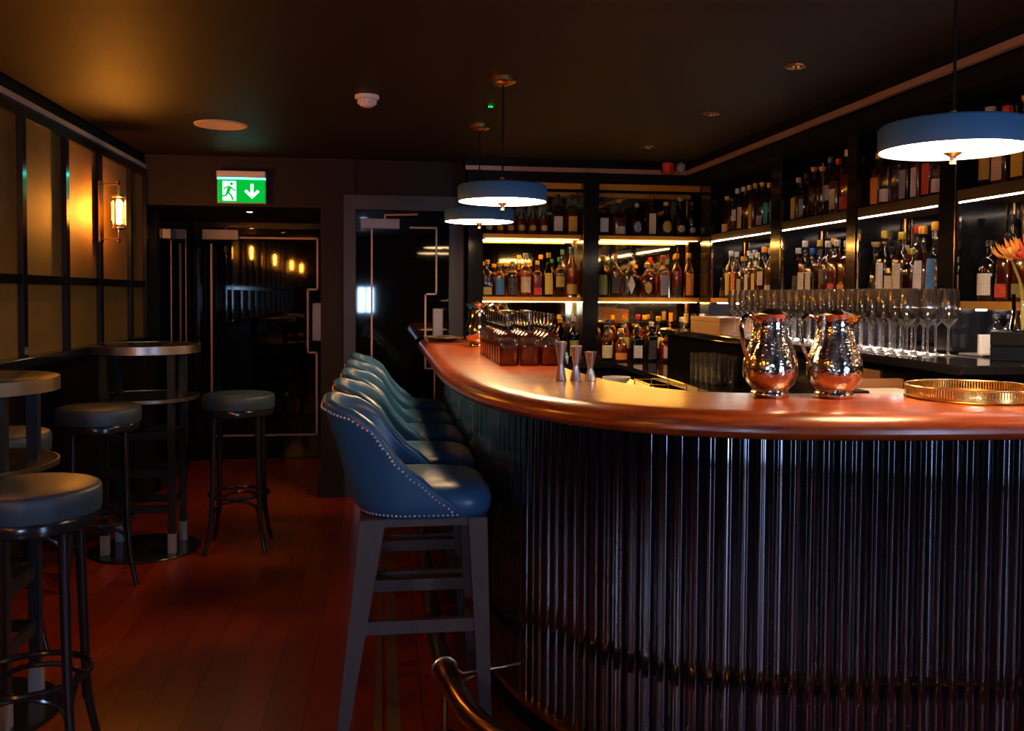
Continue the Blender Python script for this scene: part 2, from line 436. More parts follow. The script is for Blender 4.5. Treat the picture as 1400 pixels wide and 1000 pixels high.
def inlaid_door(name, x0, x1, y, z1, pts, hx, hz, closer, th=.008):
    d = MB().lo(x0, x1, y, y+.045, .01, z1).build(name, M['door'], smooth=0); struct(d)
    l = MB(); w = th
    for a, c in zip(pts, pts[1:]):
        l.lo(min(a[0], c[0])-w, max(a[0], c[0])+w, y-.004, y+.002, min(a[1], c[1])-w, max(a[1], c[1])+w)
    l.build('inlay_line', M['inlay'], d, 0)
    MB().lo(hx[0], hx[1], y-.035, y-.002, hz[0], hz[1], .004).build('handle', M['plate'], d, 0)
    c = MB().lo(closer[0], closer[1], y-.055, y-.001, closer[2], closer[3], .004).build('door_closer', M['plate'], d, 0)
    MB().tube([(closer[1]-.10, y-.04, closer[3]), (closer[1]-.10, y-.045, closer[3]+.025), (closer[1]+.12, y-.10, closer[3]+.028)], .008, 6).build('closer_arm', M['inlay'], c)
    return d
inlaid_door('door_1', -1.51, -.50, YD-.005, 1.94,
    [(-1.30, 1.862), (-.56, 1.862), (-.56, 1.433), (-.64, 1.433), (-.64, .899), (-.567, .899), (-.567, .20), (-1.426, .20), (-1.426, 1.80)],
    (-.60, -.52), (1.0, 1.32), (-1.49, -1.20, 1.84, 1.925))
s = YW/6.15
inlaid_door('door_2', -.195, .448, YW-.005, 1.972,
    [(.18, 1.86), (.36, 1.86), (.36, 1.40), (.285, 1.40), (.285, .88), (.35, .88), (.35, .25), (-.085, .25), (-.085, 1.84)],
    (.335, .405), (1.10, 1.30), (-.16, .105, 1.845, 1.915), .006)
# side door in the lobby, on the left wall
d3 = struct(MB().lo(XL, XL+.03, 6.62, 7.62, .01, 1.95).build('door_3', M['door'], smooth=0))
MB().lo(XL+.028, XL+.034, 6.95, 6.965, .2, 1.86).lo(XL+.028, XL+.034, 7.45, 7.465, .2, 1.86).build('inlay_line', M['inlay'], d3, 0)
MB().lo(XL+.03, XL+.09, 6.68, 6.86, 1.78, 1.85, .004).build('door_closer', M['plate'], d3, 0)
# wall right, wall behind shelving, rear wall behind the viewer
struct(MB().lo(2.48, 2.6, .8, 6.6, 0, CZ).lo(4.1, 4.2, YR, .8, 0, CZ).lo(2.6, 4.1, .8, .9, 0, CZ).build('wall_right', M['matblack'], smooth=0))
struct(MB().lo(.64, 2.6, 6.42, 6.55, 0, CZ).lo(.56, .64, 6.12, 6.42, 0, CZ).build('wall_back', M['matblack'], smooth=0))
wins = [(-4.05, -3.65, .05, 2.1), (-2.78, -2.52, 1.22, 1.58), (-2.44, -2.18, 1.22, 1.58), (-.42, -.17, 1.10, 1.50), (3.22, 3.56, .05, 2.1)]  # tall first and last panes added out of view to streak flutes, light chairs
b = MB(); xs = [-4.2]
x = -4.2
for (a, c, z0, z1) in wins:
    b.lo(x, a, YR-.1, YR, 0, CZ); b.lo(a, c, YR-.1, YR, 0, z0); b.lo(a, c, YR-.1, YR, z1, CZ); x = c
b.lo(x, 4.2, YR-.1, YR, 0, CZ)
struct(b.build('wall_rear', M['wall'], smooth=0))
for i, (a, c, z0, z1) in enumerate(wins):
    w = struct(MB().lo(a, c, YR-.06, YR-.05, z0, z1).build('window_%d' % (i+1), M['window'] if i in (0, 4) else M['window_bright'], smooth=0))
    MB().lo(a-.04, a, YR-.02, YR+.03, z0-.04, z1+.04).lo(c, c+.04, YR-.02, YR+.03, z0-.04, z1+.04).lo(a, c, YR-.02, YR+.03, z1, z1+.04).lo(a, c, YR-.02, YR+.03, z0-.04, z0).lo((a+c)/2-.012, (a+c)/2+.012, YR-.03, YR+.01, z0, z1).build('window_frame', M['black'], w, 0)
# fascia and copper trim over the shelving
struct(MB().lo(2.08, 2.48, .8, 6.42, 2.265, CZ).lo(.54, 2.08, 6.10, 6.42, 2.265, CZ).build('trim_6', M['matblack'], smooth=0))
struct(MB().lo(2.075, 2.10, .8, 6.12, 2.238, 2.266).lo(.54, 2.075, 6.093, 6.12, 2.238, 2.266).build('trim_7', M['copper'], smooth=0))
struct(MB().lo(2.12, 2.48, .8, 6.42, 2.17, 2.238).lo(.56, 2.12, 6.12, 6.42, 2.17, 2.238).build('trim_8', M['matblack'], smooth=0))
# border strips let into the floor along the bar
struct(MB().lo(-.030, -.006, 0.6, 6.1, .0, .0015).lo(.012, .055, .6, 6.1, .0, .0015).build('trim_9', M['tile'], smooth=0))

# ------------------------------------------------------------------ shelving
def unit(name, label):
    return thing(name, label, 'shelving', (0, 0, 0))
SA = 1.815; SB = 1.385
ub = unit('wall_shelving', 'brass-edged mirrored back bar shelving on the far wall with warm strip lights')
MB().lo(.66, 1.35, 6.395, 6.405, .95, 2.17).lo(1.46, 2.42, 6.395, 6.405, .95, 2.17).build('mirror', M['mirror'], ub, 0)
MB().lo(.56, .66, 6.10, 6.405, .95, 2.24, .003).build('post', M['black'], ub, 0)
MB().lo(1.35, 1.46, 6.10, 6.405, .95, 2.24, .003).build('post', M['black'], ub, 0)
for (x0, x1) in ((.662, 1.348), (1.462, 2.2)):
    for z in (SA, SB):
        sh = MB().lo(x0, x1, YB, 6.39, z-.032, z).build('shelf', M['shelf'], ub, 0)
        MB().lo(x0+.02, x1-.02, YB-.003, YB+.001, z-.0345, z-.0315).build('strip_light', M['led_warm'], sh, 0)
        MB().lo(x0+.02, x1-.02, 6.355, 6.37, z-.037, z-.032).build('strip_light', M['led_rear'], sh, 0)
    MB().lo(x0, x1, YB+.01, YB+.03, 2.13, 2.17).lo(x0, x1, 6.36, 6.39, 2.10, 2.13).build('top_rail', M['shelf'], ub, 0)
    MB().lo(x1-.014, x1, 6.375, 6.393, .96, 2.13).build('side_rail', M['brass'], ub, 0)
ur = unit('wall_shelving', 'dark mirrored back bar shelving along the right wall with white strip lights')
MB().lo(2.455, 2.465, 1.2, 6.38, 1.19, 2.17).build('mirror', M['darkmirror'], ur, 0)
RP = [(5.95, 6.14), (4.845, 4.975), (4.02, 4.11), (3.27, 3.375), (2.42, 2.52), (1.55, 1.65)]
for (y0, y1) in RP:
    MB().lo(2.2, 2.455, y0, y1, 1.182 if y0 < 5.9 else 0, 2.24, .003).build('post', M['black'], ur, 0)
for (y0, y1) in ((4.98, 5.945), (4.115, 4.84), (3.38, 4.015), (2.525, 3.265), (1.655, 2.415)):
    for z in (SA, SB):
        sh = MB().lo(2.205, 2.45, y0, y1, z-(.045 if z == SA else .03), z).build('shelf', M['shelfdark'] if z == SA else M['shelf'], ur, 0)
        if z == SA: MB().lo(2.207, 2.212, y0+.02, y1-.01, z-.0495, z-.045).build('strip_light', M['led_white'], sh, 0)
        else: 
            q = MB()
            for j in range(3):
                yy = y0+(y1-y0)*(j+.5)/3
                hl = .07 if y0 > 3.3 else .018
                q.lo(2.222, 2.240, yy-hl, yy+hl, z-.035, z-.03)
            q.build('strip_light', M['led_glass'], sh, 0)
    MB().lo(2.204, 2.216, y1-.014, y1-.004, SB, SA-.046).build('light_strip_stand_in', M['chrome'], ur, 0)  # chrome bar stands in for a vertical light strip at the jamb
    MB().tube([(2.44, y1-.012, 1.42), (2.44, y1-.012, 2.15)], .006, 6).build('side_rail', M['oldbrass'], ur)

# counters behind the bar
c1 = thing('back_counter', 'black stone back counter under the far wall shelving', 'counter')
MB().lo(.80, 2.19, 5.86, 6.395, .915, .95, .004).build('counter_top', M['counter'], c1, 0)
MB().lo(.84, 1.51, 5.90, 6.38, 0, .915).build('cabinet_body', M['matblack'], c1, 0)
c2 = thing('side_counter', 'low black side counter holding the tumblers below the ledge', 'counter')
MB().lo(1.53, 1.818, 3.6, 5.85, .915, .95, .004).build('counter_top', M['counter'], c2, 0)
MB().lo(1.57, 1.815, 3.65, 5.85, 0, .915).build('cabinet_body', M['deepblack'], c2, 0)
c3 = thing('stone_ledge', 'raised glossy black stone ledge carrying the wine glasses', 'counter')
MB().lo(1.82, 2.20, 2.655, 5.83, 1.150, 1.182, .004).lo(2.19, 2.45, 2.655, 5.83, 1.150, 1.182).build('counter_top', M['counter'], c3, 0)
MB().lo(1.87, 2.45, 2.68, 5.83, 0, 1.150).build('cabinet_body', M['deepblack'], c3, 0)
for i, y in enumerate((2.72, 3.19, 3.66)):
    dr = MB().lo(1.855, 1.87, y, y+.45, .2, 1.12, .003).build('cabinet_door', M['woodbox'] if i == 1 else M['black'], c3, 0)
    MB().sphere((1.845, y+.38, 1.02), .012).build('knob', M['brass'], dr)
wt = thing('work_table', 'low steel work table standing behind the bar', 'table')
MB().lo(1.08, 1.46, 4.15, 5.3, .87, .90, .003).build('table_top', M['steel'], wt, 0)
for x in (1.11, 1.43):
    for y in (4.19, 5.26): MB().bar((x, y, 0), (x, y, .87), .03).build('leg', M['steel'], wt, 0)

# ------------------------------------------------------------------ bar
Ept = [(.225, 6.10), (.225, 5.2), (.225, 4.4), (.228, 3.85), (.242, 3.45), (.278, 3.10), (.322, 2.895), (.385, 2.715), (.466, 2.56), (.548, 2.447), (.631, 2.360), (.714, 2.297), (.797, 2.250), (.883, 2.213), (1.056, 2.163), (1.24, 2.138), (1.432, 2.124), (1.631, 2.116), (2.0, 2.108), (2.46, 2.104)]
def spline(pts, n=24):
    out = []
    P = [Vector(p) for p in pts]; P = [P[0]*2-P[1]]+P+[P[-1]*2-P[-2]]
    for i in range(1, len(P)-2):
        for j in range(n):
            t = j/n
            out.append(.5*((2*P[i])+(P[i+1]-P[i-1])*t+(2*P[i-1]-5*P[i]+4*P[i+1]-P[i+2])*t*t+(3*P[i]-P[i-1]-3*P[i+1]+P[i+2])*t**3))
    out.append(P[-2]); return out
def resample(P, step):
    out = [P[0]]; acc = 0.
    for a, c in zip(P, P[1:]):
        d = (c-a).length; pos = 0.
        while acc+d-pos >= step:
            pos += step-acc; out.append(a+(c-a)*(pos/d)); acc = 0.
        acc += d-pos
    return out
edge = resample(spline(Ept), .02)
for _ in range(14):
    edge = [edge[0]]+[(edge[i-1]+edge[i]*2+edge[i+1])/4 for i in range(1, len(edge)-1)]+[edge[-1]]
def offset(P, d):
    """positive = towards the bar staff side"""
    out = []
    for i in range(len(P)):
        t = (P[min(i+1, len(P)-1)]-P[max(i-1, 0)]).normalized()
        out.append(P[i]+Vector((-t.y, t.x))*d)
    return out
bar = thing('cocktail_bar', 'curved bar with polished red wood top and black fluted front', 'bar counter')
# worktop: profile swept along the edge
prof = [(.51, 1.040), (.51, 1.092), (.502, 1.100), (.075, 1.100), (.050, 1.098), (.026, 1.091), (.009, 1.078), (.001, 1.062), (.001, 1.050), (.010, 1.038), (.028, 1.030), (.06, 1.028), (.10, 1.028)]
offs = [offset(edge, d) for d, z in prof]
mb = MB(); n = len(prof); vs = []; fs = []
for i in range(len(edge)):
    for j in range(n): vs.append((offs[j][i].x, offs[j][i].y, prof[j][1]))
for i in range(len(edge)-1):
    for j in range(n):
        q = (j+1) % n
        fs.append((i*n+j, i*n+q, (i+1)*n+q, (i+1)*n+j))
fs.append(tuple(range(n))); fs.append(tuple((len(edge)-1)*n+j for j in range(n-1, -1, -1)))
mb.add(vs, fs).build('bar_top', M['wood'], bar, 35)
# corrugated front
fine = resample(offset(edge, .125), .0042)
PITCH = .0445
fo = offset(fine, 0); fl = []
for i, p in enumerate(fine):
    t = (fine[min(i+1, len(fine)-1)]-fine[max(i-1, 0)]).normalized(); nrm = Vector((-t.y, t.x))
    sarc = i*.0042
    fl.append((p-nrm*(.0095*math.sin(2*PI*sarc/PITCH)+.004*math.sin(4*PI*sarc/PITCH+.9)), p+nrm*.03))
vs = []; fs = []
for a, c in fl: vs += [(a.x, a.y, .095), (a.x, a.y, 1.032), (c.x, c.y, 1.032), (c.x, c.y, .095)]
for i in range(len(fl)-1):
    for j in range(4):
        q = (j+1) % 4; fs.append((i*4+j, i*4+q, i*4+4+q, i*4+4+j))
fs += [(0,1,2,3), tuple(len(vs)-1-j for j in range(4))]
MB().add(vs, fs).build('fluted_front', M['flute'], bar, 70)
def ribbon(d0, d1, z0, z1, step=.03):
    P = resample(edge, step); A = offset(P, d0); B = offset(P, d1); vs = []; fs = []
    for a, c in zip(A, B): vs += [(a.x, a.y, z0), (a.x, a.y, z1), (c.x, c.y, z1), (c.x, c.y, z0)]
    for i in range(len(A)-1):
        for j in range(4):
            q = (j+1) % 4; fs.append((i*4+j, i*4+q, i*4+4+q, i*4+4+j))
    fs += [(0,1,2,3), tuple(len(vs)-1-j for j in range(4))]
    return MB().add(vs, fs)
ribbon(.122, .16, 0, .078).build('plinth', M['matblack'], bar, 40)
ribbon(.104, .155, .078, .095).build('plinth_trim', M['brass'], bar, 40)
ribbon(.47, .50, 0, 1.04).build('inner_panel', M['matblack'], bar, 40)
# foot rail
railp = resample(spline([(.18, 6.08), (.18, 5), (.18, 4), (.18, 3.3), (.184, 2.98), (.205, 2.72), (.262, 2.47), (.388, 2.26), (.60, 2.105), (.90, 2.02), (1.3, 1.975), (1.8, 1.96), (2.42, 1.955)]), .03)
rail = thing('foot_rail', 'aged brass foot rail curving along the foot of the bar', 'rail')
MB().tube([(p.x, p.y, .21) for p in railp], .034, 14).build('tube', M['oldbrass'], rail)
L = len(railp)
targets = [5.55, 4.65, 3.74]
bidx = [min(range(L), key=lambda i: abs(railp[i].y-ty)+abs(railp[i].x-.17)) for ty in targets]
bidx.append(min(range(L), key=lambda i: (railp[i]-Vector((.190, 2.84))).length))
bidx += [min(L-3, bidx[-1]+k) for k in (30, 60, 84)]
for i in bidx:
    p = railp[i]; t = (railp[i+1]-railp[i-1]).normalized(); nn = Vector((-t.y, t.x))
    q = MB()
    ring = []
    for a in range(16):
        an = 2*PI*a/16
        ring.append((p.x+nn.x*.039*math.cos(an), p.y+nn.y*.039*math.cos(an), .21+.039*math.sin(an)))
    q.tube(ring, .005, 6, closed=True)
    e1 = min(fine, key=lambda c: (c-p).length); nn = (e1-p).normalized(); j = p+(e1-p)*.58
    q.tube([(p.x+nn.x*.038, p.y+nn.y*.038, .205), (p.x+nn.x*.06, p.y+nn.y*.06, .188), (j.x, j.y, .185), (e1.x, e1.y, .186)], .005, 8)
    s2 = p-t*-.09+nn*.03
    q.tube([(j.x, j.y, .185), (s2.x, s2.y, .20)], .004, 6)
    q.build('bracket', M['palebrass'], rail)
    q = MB(); g = p-nn*.0
    q.lathe([(0, 0), (.034, 0), (.034, .004), (.012, .010), (.009, .16), (0, .16)], 16, (g.x, g.y, .0))
    q.build('floor_support', M['oldbrass'], rail)

# ------------------------------------------------------------------ blue bar chairs
def catmull1(tab, x):
    for (x0, y0), (x1, y1) in zip(tab, tab[1:]):
        if x <= x1:
            t = (x-x0)/(x1-x0); t = t*t*(3-2*t)*.5+t*.5
            return y0+(y1-y0)*t
    return tab[-1][1]
RIM = [(0, .712), (.10, .757), (.28, .832), (.37, .880), (.42, .930), (.48, .992), (.58, 1.030), (.74, 1.052), (1, 1.060)]
def shell_pt(t, v, side, inset):
    """t 0 front tip .. 1 back middle; v 0 bottom .. 1 rim; side +-1"""
    # plan path
    HW = .242; BX = -.215; FX = .115; RC = .17
    straight = (FX-(BX+RC)); arc = RC*PI/2; flat = HW-RC; tot = straight+arc+flat
    s = t*tot
    if s < straight: x = FX-s; y = HW; nx, ny = 0, 1
    elif s < straight+arc:
        a = (s-straight)/RC; x = BX+RC-RC*math.sin(a); y = HW-RC+RC*math.cos(a); nx, ny = -math.sin(a), math.cos(a)
    else: x = BX; y = flat-(s-straight-arc); nx, ny = -1, 0
    zb = .690; zt = catmull1(RIM, t)
    z = zb+(zt-zb)*v
    k = (z-zb)/.36
    back = max(0, min(1, (t-.25)/.5)); back = back*back*(3-2*back)
    x -= (.088*back+.018)*k
    puff = -.012*math.cos(v*PI/2)*0
    tuck = -.028*max(0, 1-(z-zb)/.05)**2*.6
    y += .012*k
    x += nx*(tuck-inset); y += ny*(tuck-inset)
    return Vector((x, y*side, z))
def make_chair():
    t = thing('bar_chair', '', 'chair', (0, 0, 0), 0, 'blue bar chairs along the bar')
    NT, NV = 26, 9
    cols = [(1, i/NT) for i in range(NT+1)]+[(-1, 1-i/NT) for i in range(1, NT+1)]
    mb = MB(); vs = []; fs = []
    TH = .036
    ringn = 2*(NV+1)+3
    for side, tt in cols:
        th = TH*(.35+.65*min(1, tt/.12))
        outer = [shell_pt(tt, v/NV, side, 0) for v in range(NV+1)]
        inner = [shell_pt(tt, v/NV, side, th) for v in range(NV+1)]
        top = [outer[-1]*.75+inner[-1]*.25, (outer[-1]+inner[-1])/2, outer[-1]*.25+inner[-1]*.75]
        for q, dz in zip(top, (.006, .008, .006)): q.z += dz*min(1, .3+tt*4)
        vs += outer+top+inner[::-1]
    for i in range(len(cols)-1):
        for j in range(ringn):
            q = (j+1) % ringn
            fs.append((i*ringn+j, i*ringn+q, (i+1)*ringn+q, (i+1)*ringn+j))
    fs.append(tuple(range(ringn))); fs.append(tuple((len(cols)-1)*ringn+j for j in range(ringn-1, -1, -1)))
    mb.add(vs, fs); back = mb.build('backrest', M['leather'], t, 75)
    # nail heads along outer rim and bottom edge
    nb = MB()
    NN = 120
    prev = None
    path = [shell_pt(c[1], 1, c[0], -.002)-Vector((0, 0, .020)) for c in [(1, i/100) for i in range(4, 101)]+[(-1, 1-i/100) for i in range(1, 97)]]
    low = [shell_pt(c[1], 0, c[0], -.006)+Vector((0, 0, .012)) for c in [(1, i/100) for i in range(0, 101)]+[(-1, 1-i/100) for i in range(1, 101)]]
    for pth in (path, low):
        acc = 0; nb.sphere(pth[0], .0042, 6, 4)
        for a, c in zip(pth, pth[1:]):
            acc += (c-a).length
            if acc >= .0125: nb.sphere(c, .0042, 6, 4); acc = 0
    nb.build('nailhead_trim', M['nail'], back, 60)
    # seat cushion: domed rounded box
    sb = MB(); vs = []; fs = []; NA = 40
    rows = [(.86, .690), (.95, .692), (1.0, .705), (1.01, .735), (.985, .760), (.93, .776), (.80, .789), (.6, .797), (.35, .802), (0, .804)]
    for r, z in rows:
        for i in range(NA):
            a = 2*PI*i/NA; n_ = 4.5
            kk = (abs(math.cos(a))**n_+abs(math.sin(a))**n_)**(-1/n_)*r
            x = kk*.212*math.cos(a)+.015; y = kk*.222*math.sin(a)
            if x > .02 and r < 1: z2 = z-.006*(x/.2)
            else: z2 = z
            if x < -.14: y *= 1-(-.14-x)*2.2
            vs.append((x, y, z2))
    for k_ in range(len(rows)-1):
        for i in range(NA):
            j = (i+1) % NA; fs.append((k_*NA+i, k_*NA+j, (k_+1)*NA+j, (k_+1)*NA+i))
    fs.append(tuple(range(NA-1, -1, -1)))
    sb.add(vs, fs).build('seat', M['leather'], t, 75)
    # frame
    zt_ = .689
    MB().lo(-.20, .20, -.205, -.18, .662, zt_).lo(-.20, .20, .18, .205, .662, zt_).lo(.175, .20, -.18, .18, .662, zt_).lo(-.20, -.175, -.18, .18, .662, zt_).build('seat_frame', M['chairwood'], t, 0)
    FT = (.165, .645+.04); 
    for sy in (-1, 1):
        MB().bar((.200, sy*.222, 0), (.172, sy*.196, .688), .036, .060, .034, .046).build('leg', M['chairwood'], t, 0)
        MB().bar((-.255, sy*.222, 0), (-.158, sy*.196, .688), .034, .078, .034, .046).build('leg', M['chairwood'], t, 0)
    def lerp(z, x0, x1): return x0+(x1-x0)*z/.688
    for sy in (-1, 1):
        z = .345; y = sy*lerp(z, .222, .196)
        MB().lo(lerp(z, -.255, -.172)+.01, lerp(z, .196, .176)-.01, y-.011, y+.011, z-.021, z+.021).build('stretcher', M['chairwood'], t, 0)
    z = .25; x = lerp(z, .196, .176)
    MB().lo(x-.011, x+.011, -.20, .20, z-.02, z+.02).build('footrest', M['chairwood'], t, 0)
    z = .40; x = lerp(z, -.255, -.172)
    MB().lo(x-.011, x+.011, -.20, .20, z-.02, z+.02).build('stretcher', M['chairwood'], t, 0)
    return t
ch = make_chair()
chairs = [(.125, 3.075, 0, 'blue leather bar chair nearest the viewer, studded side fully in view'),
          (.132, 3.595, 0, 'blue studded bar chair, second from the viewer along the bar'),
          (.138, 4.115, 0, 'blue studded bar chair, third from the viewer along the bar'),
          (.132, 4.635, 0, 'blue studded bar chair, second from the far end of the bar'),
          (.140, 5.155, 0, 'blue leather bar chair farthest from the viewer, at the bar end')]
for i, (x, y, rz, l) in enumerate(chairs):
    if i == 0: ch.location = (x, y, 0); ch['label'] = l
    else: dup(ch, (x, y, 0), rz, l)

# ------------------------------------------------------------------ bentwood stools
def make_stool():
    t = thing('bentwood_stool', '', 'stool', (0, 0, 0), 0, 'bentwood stools by the high tables')
    R = .192
    MB().lathe([(0, .770), (R-.008, .770), (R-.001, .774), (R, .782), (R+.001, .810), (R, .836), (R-.004, .844), (R-.014, .849), (.08, .853), (0, .854)], 40).build('seat', M['stoolpad'], t, 50)
    MB().lathe([(0, .732), (R-.016, .732), (R-.008, .738), (R-.006, .762), (R-.010, .770), (0, .770)], 40).build('seat_ring', M['bent'], t, 40)
    for k in range(4):
        a = PI/4+k*PI/2; ca, sa = math.cos(a), math.sin(a)
        pts = [(.158, .745), (.162, .60), (.168, .42), (.174, .28), (.182, .17), (.200, .08), (.222, .0)]
        P = [(r*ca, r*sa, z) for r, z in pts]
        MB().tube(spline3(P, 5), [.0155-.0045*min(1, i/30) for i in range(len(spline3(P, 5)))], 10).build('leg', M['bent'], t)
    # arched braces under the seat, ring and arches below
    br = MB()
    for k in range(4):
        a0 = PI/4+k*PI/2; a1 = a0+PI/2
        p0 = Vector((math.cos(a0), math.sin(a0), 0)); p1 = Vector((math.cos(a1), math.sin(a1), 0))
        pts = []
        for q in range(15):
            u = q/14; w = math.sin(PI*u)
            base = (p0*(1-u)+p1*u)
            d = base.normalized()*(.150+.012*w)
            sx = .5-.5*math.cos(PI*u)
            d = (p0*(1-sx)+p1*sx); d = d*(.152/d.length*(.82+.18*abs(2*sx-1))) if d.length else d
            pts.append((d.x, d.y, .635+.098*(w**.5)))
        br.tube(pts, .008, 8)
    br.build('upper_brace', M['bent'], t)
    rg = MB()
    rg.tube([(.158*math.cos(2*PI*i/32), .158*math.sin(2*PI*i/32), .30) for i in range(32)], .0095, 8, closed=True)
    rg.build('foot_ring', M['bent'], t)
    ar = MB()
    for k in range(4):
        a0 = PI/4+k*PI/2; a1 = a0+PI/2
        p0 = Vector((math.cos(a0), math.sin(a0), 0)); p1 = Vector((math.cos(a1), math.sin(a1), 0))
        pts = []
        for q in range(15):
            u = q/14; w = math.sin(PI*u); sx = .5-.5*math.cos(PI*u)
            d = p0*(1-sx)+p1*sx; d = d*(.172/max(d.length, .1)*(.70+.30*abs(2*sx-1)**1.2))
            pts.append((d.x, d.y, .165+.115*(w**.6)))
        ar.tube(pts, .0085, 8)
    ar.build('lower_brace', M['bent'], t)
    return t
def spline3(P, n):
    P = [Vector(p) for p in P]; P = [P[0]*2-P[1]]+P+[P[-1]*2-P[-2]]; out = []
    for i in range(1, len(P)-2):
        for j in range(n):
            t = j/n
            out.append(.5*((2*P[i])+(P[i+1]-P[i-1])*t+(2*P[i-1]-5*P[i]+4*P[i+1]-P[i+2])*t*t+(3*P[i]-P[i-1]-3*P[i+1]+P[i+2])*t**3))
    out.append(P[-2]); return out
st = make_stool()
st.location = (-1.005, 2.74, 0); st.rotation_euler[2] = .12
st['label'] = 'round blue-grey bentwood stool in the near left corner, cut by the frame'
dup(st, (-1.365, 4.60, 0), .30, 'dark bentwood stool standing just in front of the far high table')
dup(st, (-.79, 5.12, 0), .02, 'dark bentwood stool standing alone to the right of the far high table')
dup(st, (-1.50, 3.78, 0), .4, 'dark bentwood stool half under the wall ledge behind the near high table')
# ------------------------------------------------------------------ high tables
def make_table():
    t = thing('high_table', '', 'table', (0, 0, 0), 0, 'round high tables by the left wall')
    R = .285
    tp = MB().lathe([(0, 1.078), (R-.002, 1.078), (R-.002, 1.116), (R-.006, 1.118), (0, 1.118)], 56).build('tabletop', M['tabletop'], t)
    MB().lathe([(R-.004, 1.076), (R+.004, 1.076), (R+.004, 1.119), (R-.004, 1.119), (R-.004, 1.076)], 56).build('rim_band', M['steelband'], tp)
    tr = MB().lathe([(0, .825), (R-.004, .825), (R-.004, .840), (0, .840)], 56).build('lower_shelf', M['tabletop'], t)
    MB().lathe([(R-.006, .824), (R, .824), (R, .842), (R-.006, .842), (R-.006, .824)], 56).build('rim_band', M['steelband'], tr)
    for sx in (-1, 1):
        for sy in (-1, 1):
            p = MB().bar((sx*.170, sy*.135, .012), (sx*.170, sy*.135, 1.078), .036).build('post', M['tablepost'], t, 0)
            MB().box((sx*.170, sy*.135, .066), (.040, .040, .105)).build('sleeve', M['sleeve'], p, 0)
            for z in (.25, .44, .64, .81):
                for dx in (-.008, .008): MB().sphere((sx*.170+dx, sy*.135-.019, z), .0038, 6, 4).build('screw', M['chrome'], p)
    for z in (.25, .44, .64):
        for s_ in (-1, 1):
            MB().lo(-.17, .17, s_*.135-.009, s_*.135+.009, z-.02, z+.02).build('rail', M['tablepost'], t, 0)
            MB().lo(s_*.17-.009, s_*.17+.009, -.135, .135, z-.02, z+.02).build('rail', M['tablepost'], t, 0)
    MB().lathe([(0, 0), (R, 0), (R+.004, .006), (R, .012), (0, .014)], 56).build('base', M['bent'], t)
    return t
tb = make_table(); tb.location = (-1.36, 3.16, 0); tb['label'] = 'near round high table with metal rim at the left edge of the picture'
dup(tb, (-1.285, 5.13, 0), 0, 'far round high table with metal rim between two bentwood stools')

# ------------------------------------------------------------------ pendants
def make_pendant():
    t = thing('pendant_lamp', '', 'lamp', (0, 0, 0), 0, 'blue drum pendants over the bar')
    sh = MB().lathe([(0, 1.868), (.155, 1.868), (.182, 1.864), (.190, 1.856), (.190, 1.794), (.186, 1.794), (.186, 1.852), (.10, 1.858), (0, 1.860)], 64).build('lamp_shade', M['shade'], t, 50)
    MB().lathe([(0, 1.790), (.17, 1.793), (.185, 1.799), (.185, 1.803), (0, 1.803)], 64).build('diffuser', M['diffuser'], t, 60)
    MB().lathe([(0, 1.758), (.0085, 1.758), (.0085, 1.776), (.010, 1.778), (.026, 1.788), (.026, 1.7905), (0, 1.7905)], 24).build('finial', M['palebrass'], t)
    MB().lathe([(0, 1.8685), (.085, 1.8685), (.088, 1.872), (.060, 1.876), (.012, 1.880), (.010, 1.90), (0, 1.90)], 40).build('top_plate', M['brass'], t)
    MB().tube([(0, 0, 1.895), (0, 0, 2.29)], .0042, 8).build('rod', M['matblack'], t)
    MB().lathe([(0, 2.285), (.02, 2.285), (.024, 2.290), (.048, 2.294), (.055, 2.300), (.055, 2.3195), (0, 2.3195)], 32).build('ceiling_rose', M['brass'], t)
    return t
pd = make_pendant(); pd.location = (1.515, 2.265, 0); pd['label'] = 'blue drum pendant lamp at the right, nearest and largest of three'
dup(pd, (.498, 3.845, 0), 0, 'blue drum pendant lamp in the middle, between the near and far ones')
dup(pd, (.512, 4.93, 0), 0, 'blue drum pendant lamp farthest from the viewer, smallest of three')

# ------------------------------------------------------------------ sconces
def make_sconce():
    t = thing('wall_sconce', '', 'wall lamp', (0, 0, 0), 0, 'glass rod sconces on the left wall')
    MB().lo(0, .012, -.035, .035, -.17, .17, .003).build('backplate', M['oldbrass'], t, 0)
    MB().tube([(.01, 0, .15), (.10, 0, .15), (.10, 0, .08)], .006, 8).lathe([(0, 0), (.014, .004), (.008, .014), (.012, .020), (0, .028)], 12, (.10, 0, .145)).build('upper_arm', M['palebrass'], t)
    MB().tube([(.01, 0, -.15), (.10, 0, -.15), (.10, 0, -.08)], .006, 8).lathe([(0, -.028), (.012, -.020), (.008, -.014), (.014, -.004), (0, 0)], 12, (.10, 0, -.145)).build('lower_arm', M['palebrass'], t)
    MB().lathe([(0, .080), (.036, .080), (.036, .092), (.014, .100), (0, .100)], 20, (.10, 0, 0)).lathe([(0, -.100), (.014, -.100), (.036, -.092), (.036, -.080), (0, -.080)], 20, (.10, 0, 0)).build('end_cap', M['palebrass'], t)
    MB().lathe([(0, -.068), (.011, -.064), (.012, -.05), (.012, .055), (.008, .066), (0, .070)], 16, (.10, 0, 0)).build('bulb', M['filament'], t)
    g = MB()
    for k in range(8):
        a = 2*PI*k/8+.2
        g.tube([(.10+.031*math.cos(a), .031*math.sin(a), -.08), (.10+.031*math.cos(a), .031*math.sin(a), .08)], .0045, 8)
    g.build('glass_rod', M['glass'], t)
    return t
sc = make_sconce(); sc.location = (XL+.022, 5.30, 1.845); sc['label'] = 'lit brass sconce with glass rods on the left wall, in view'
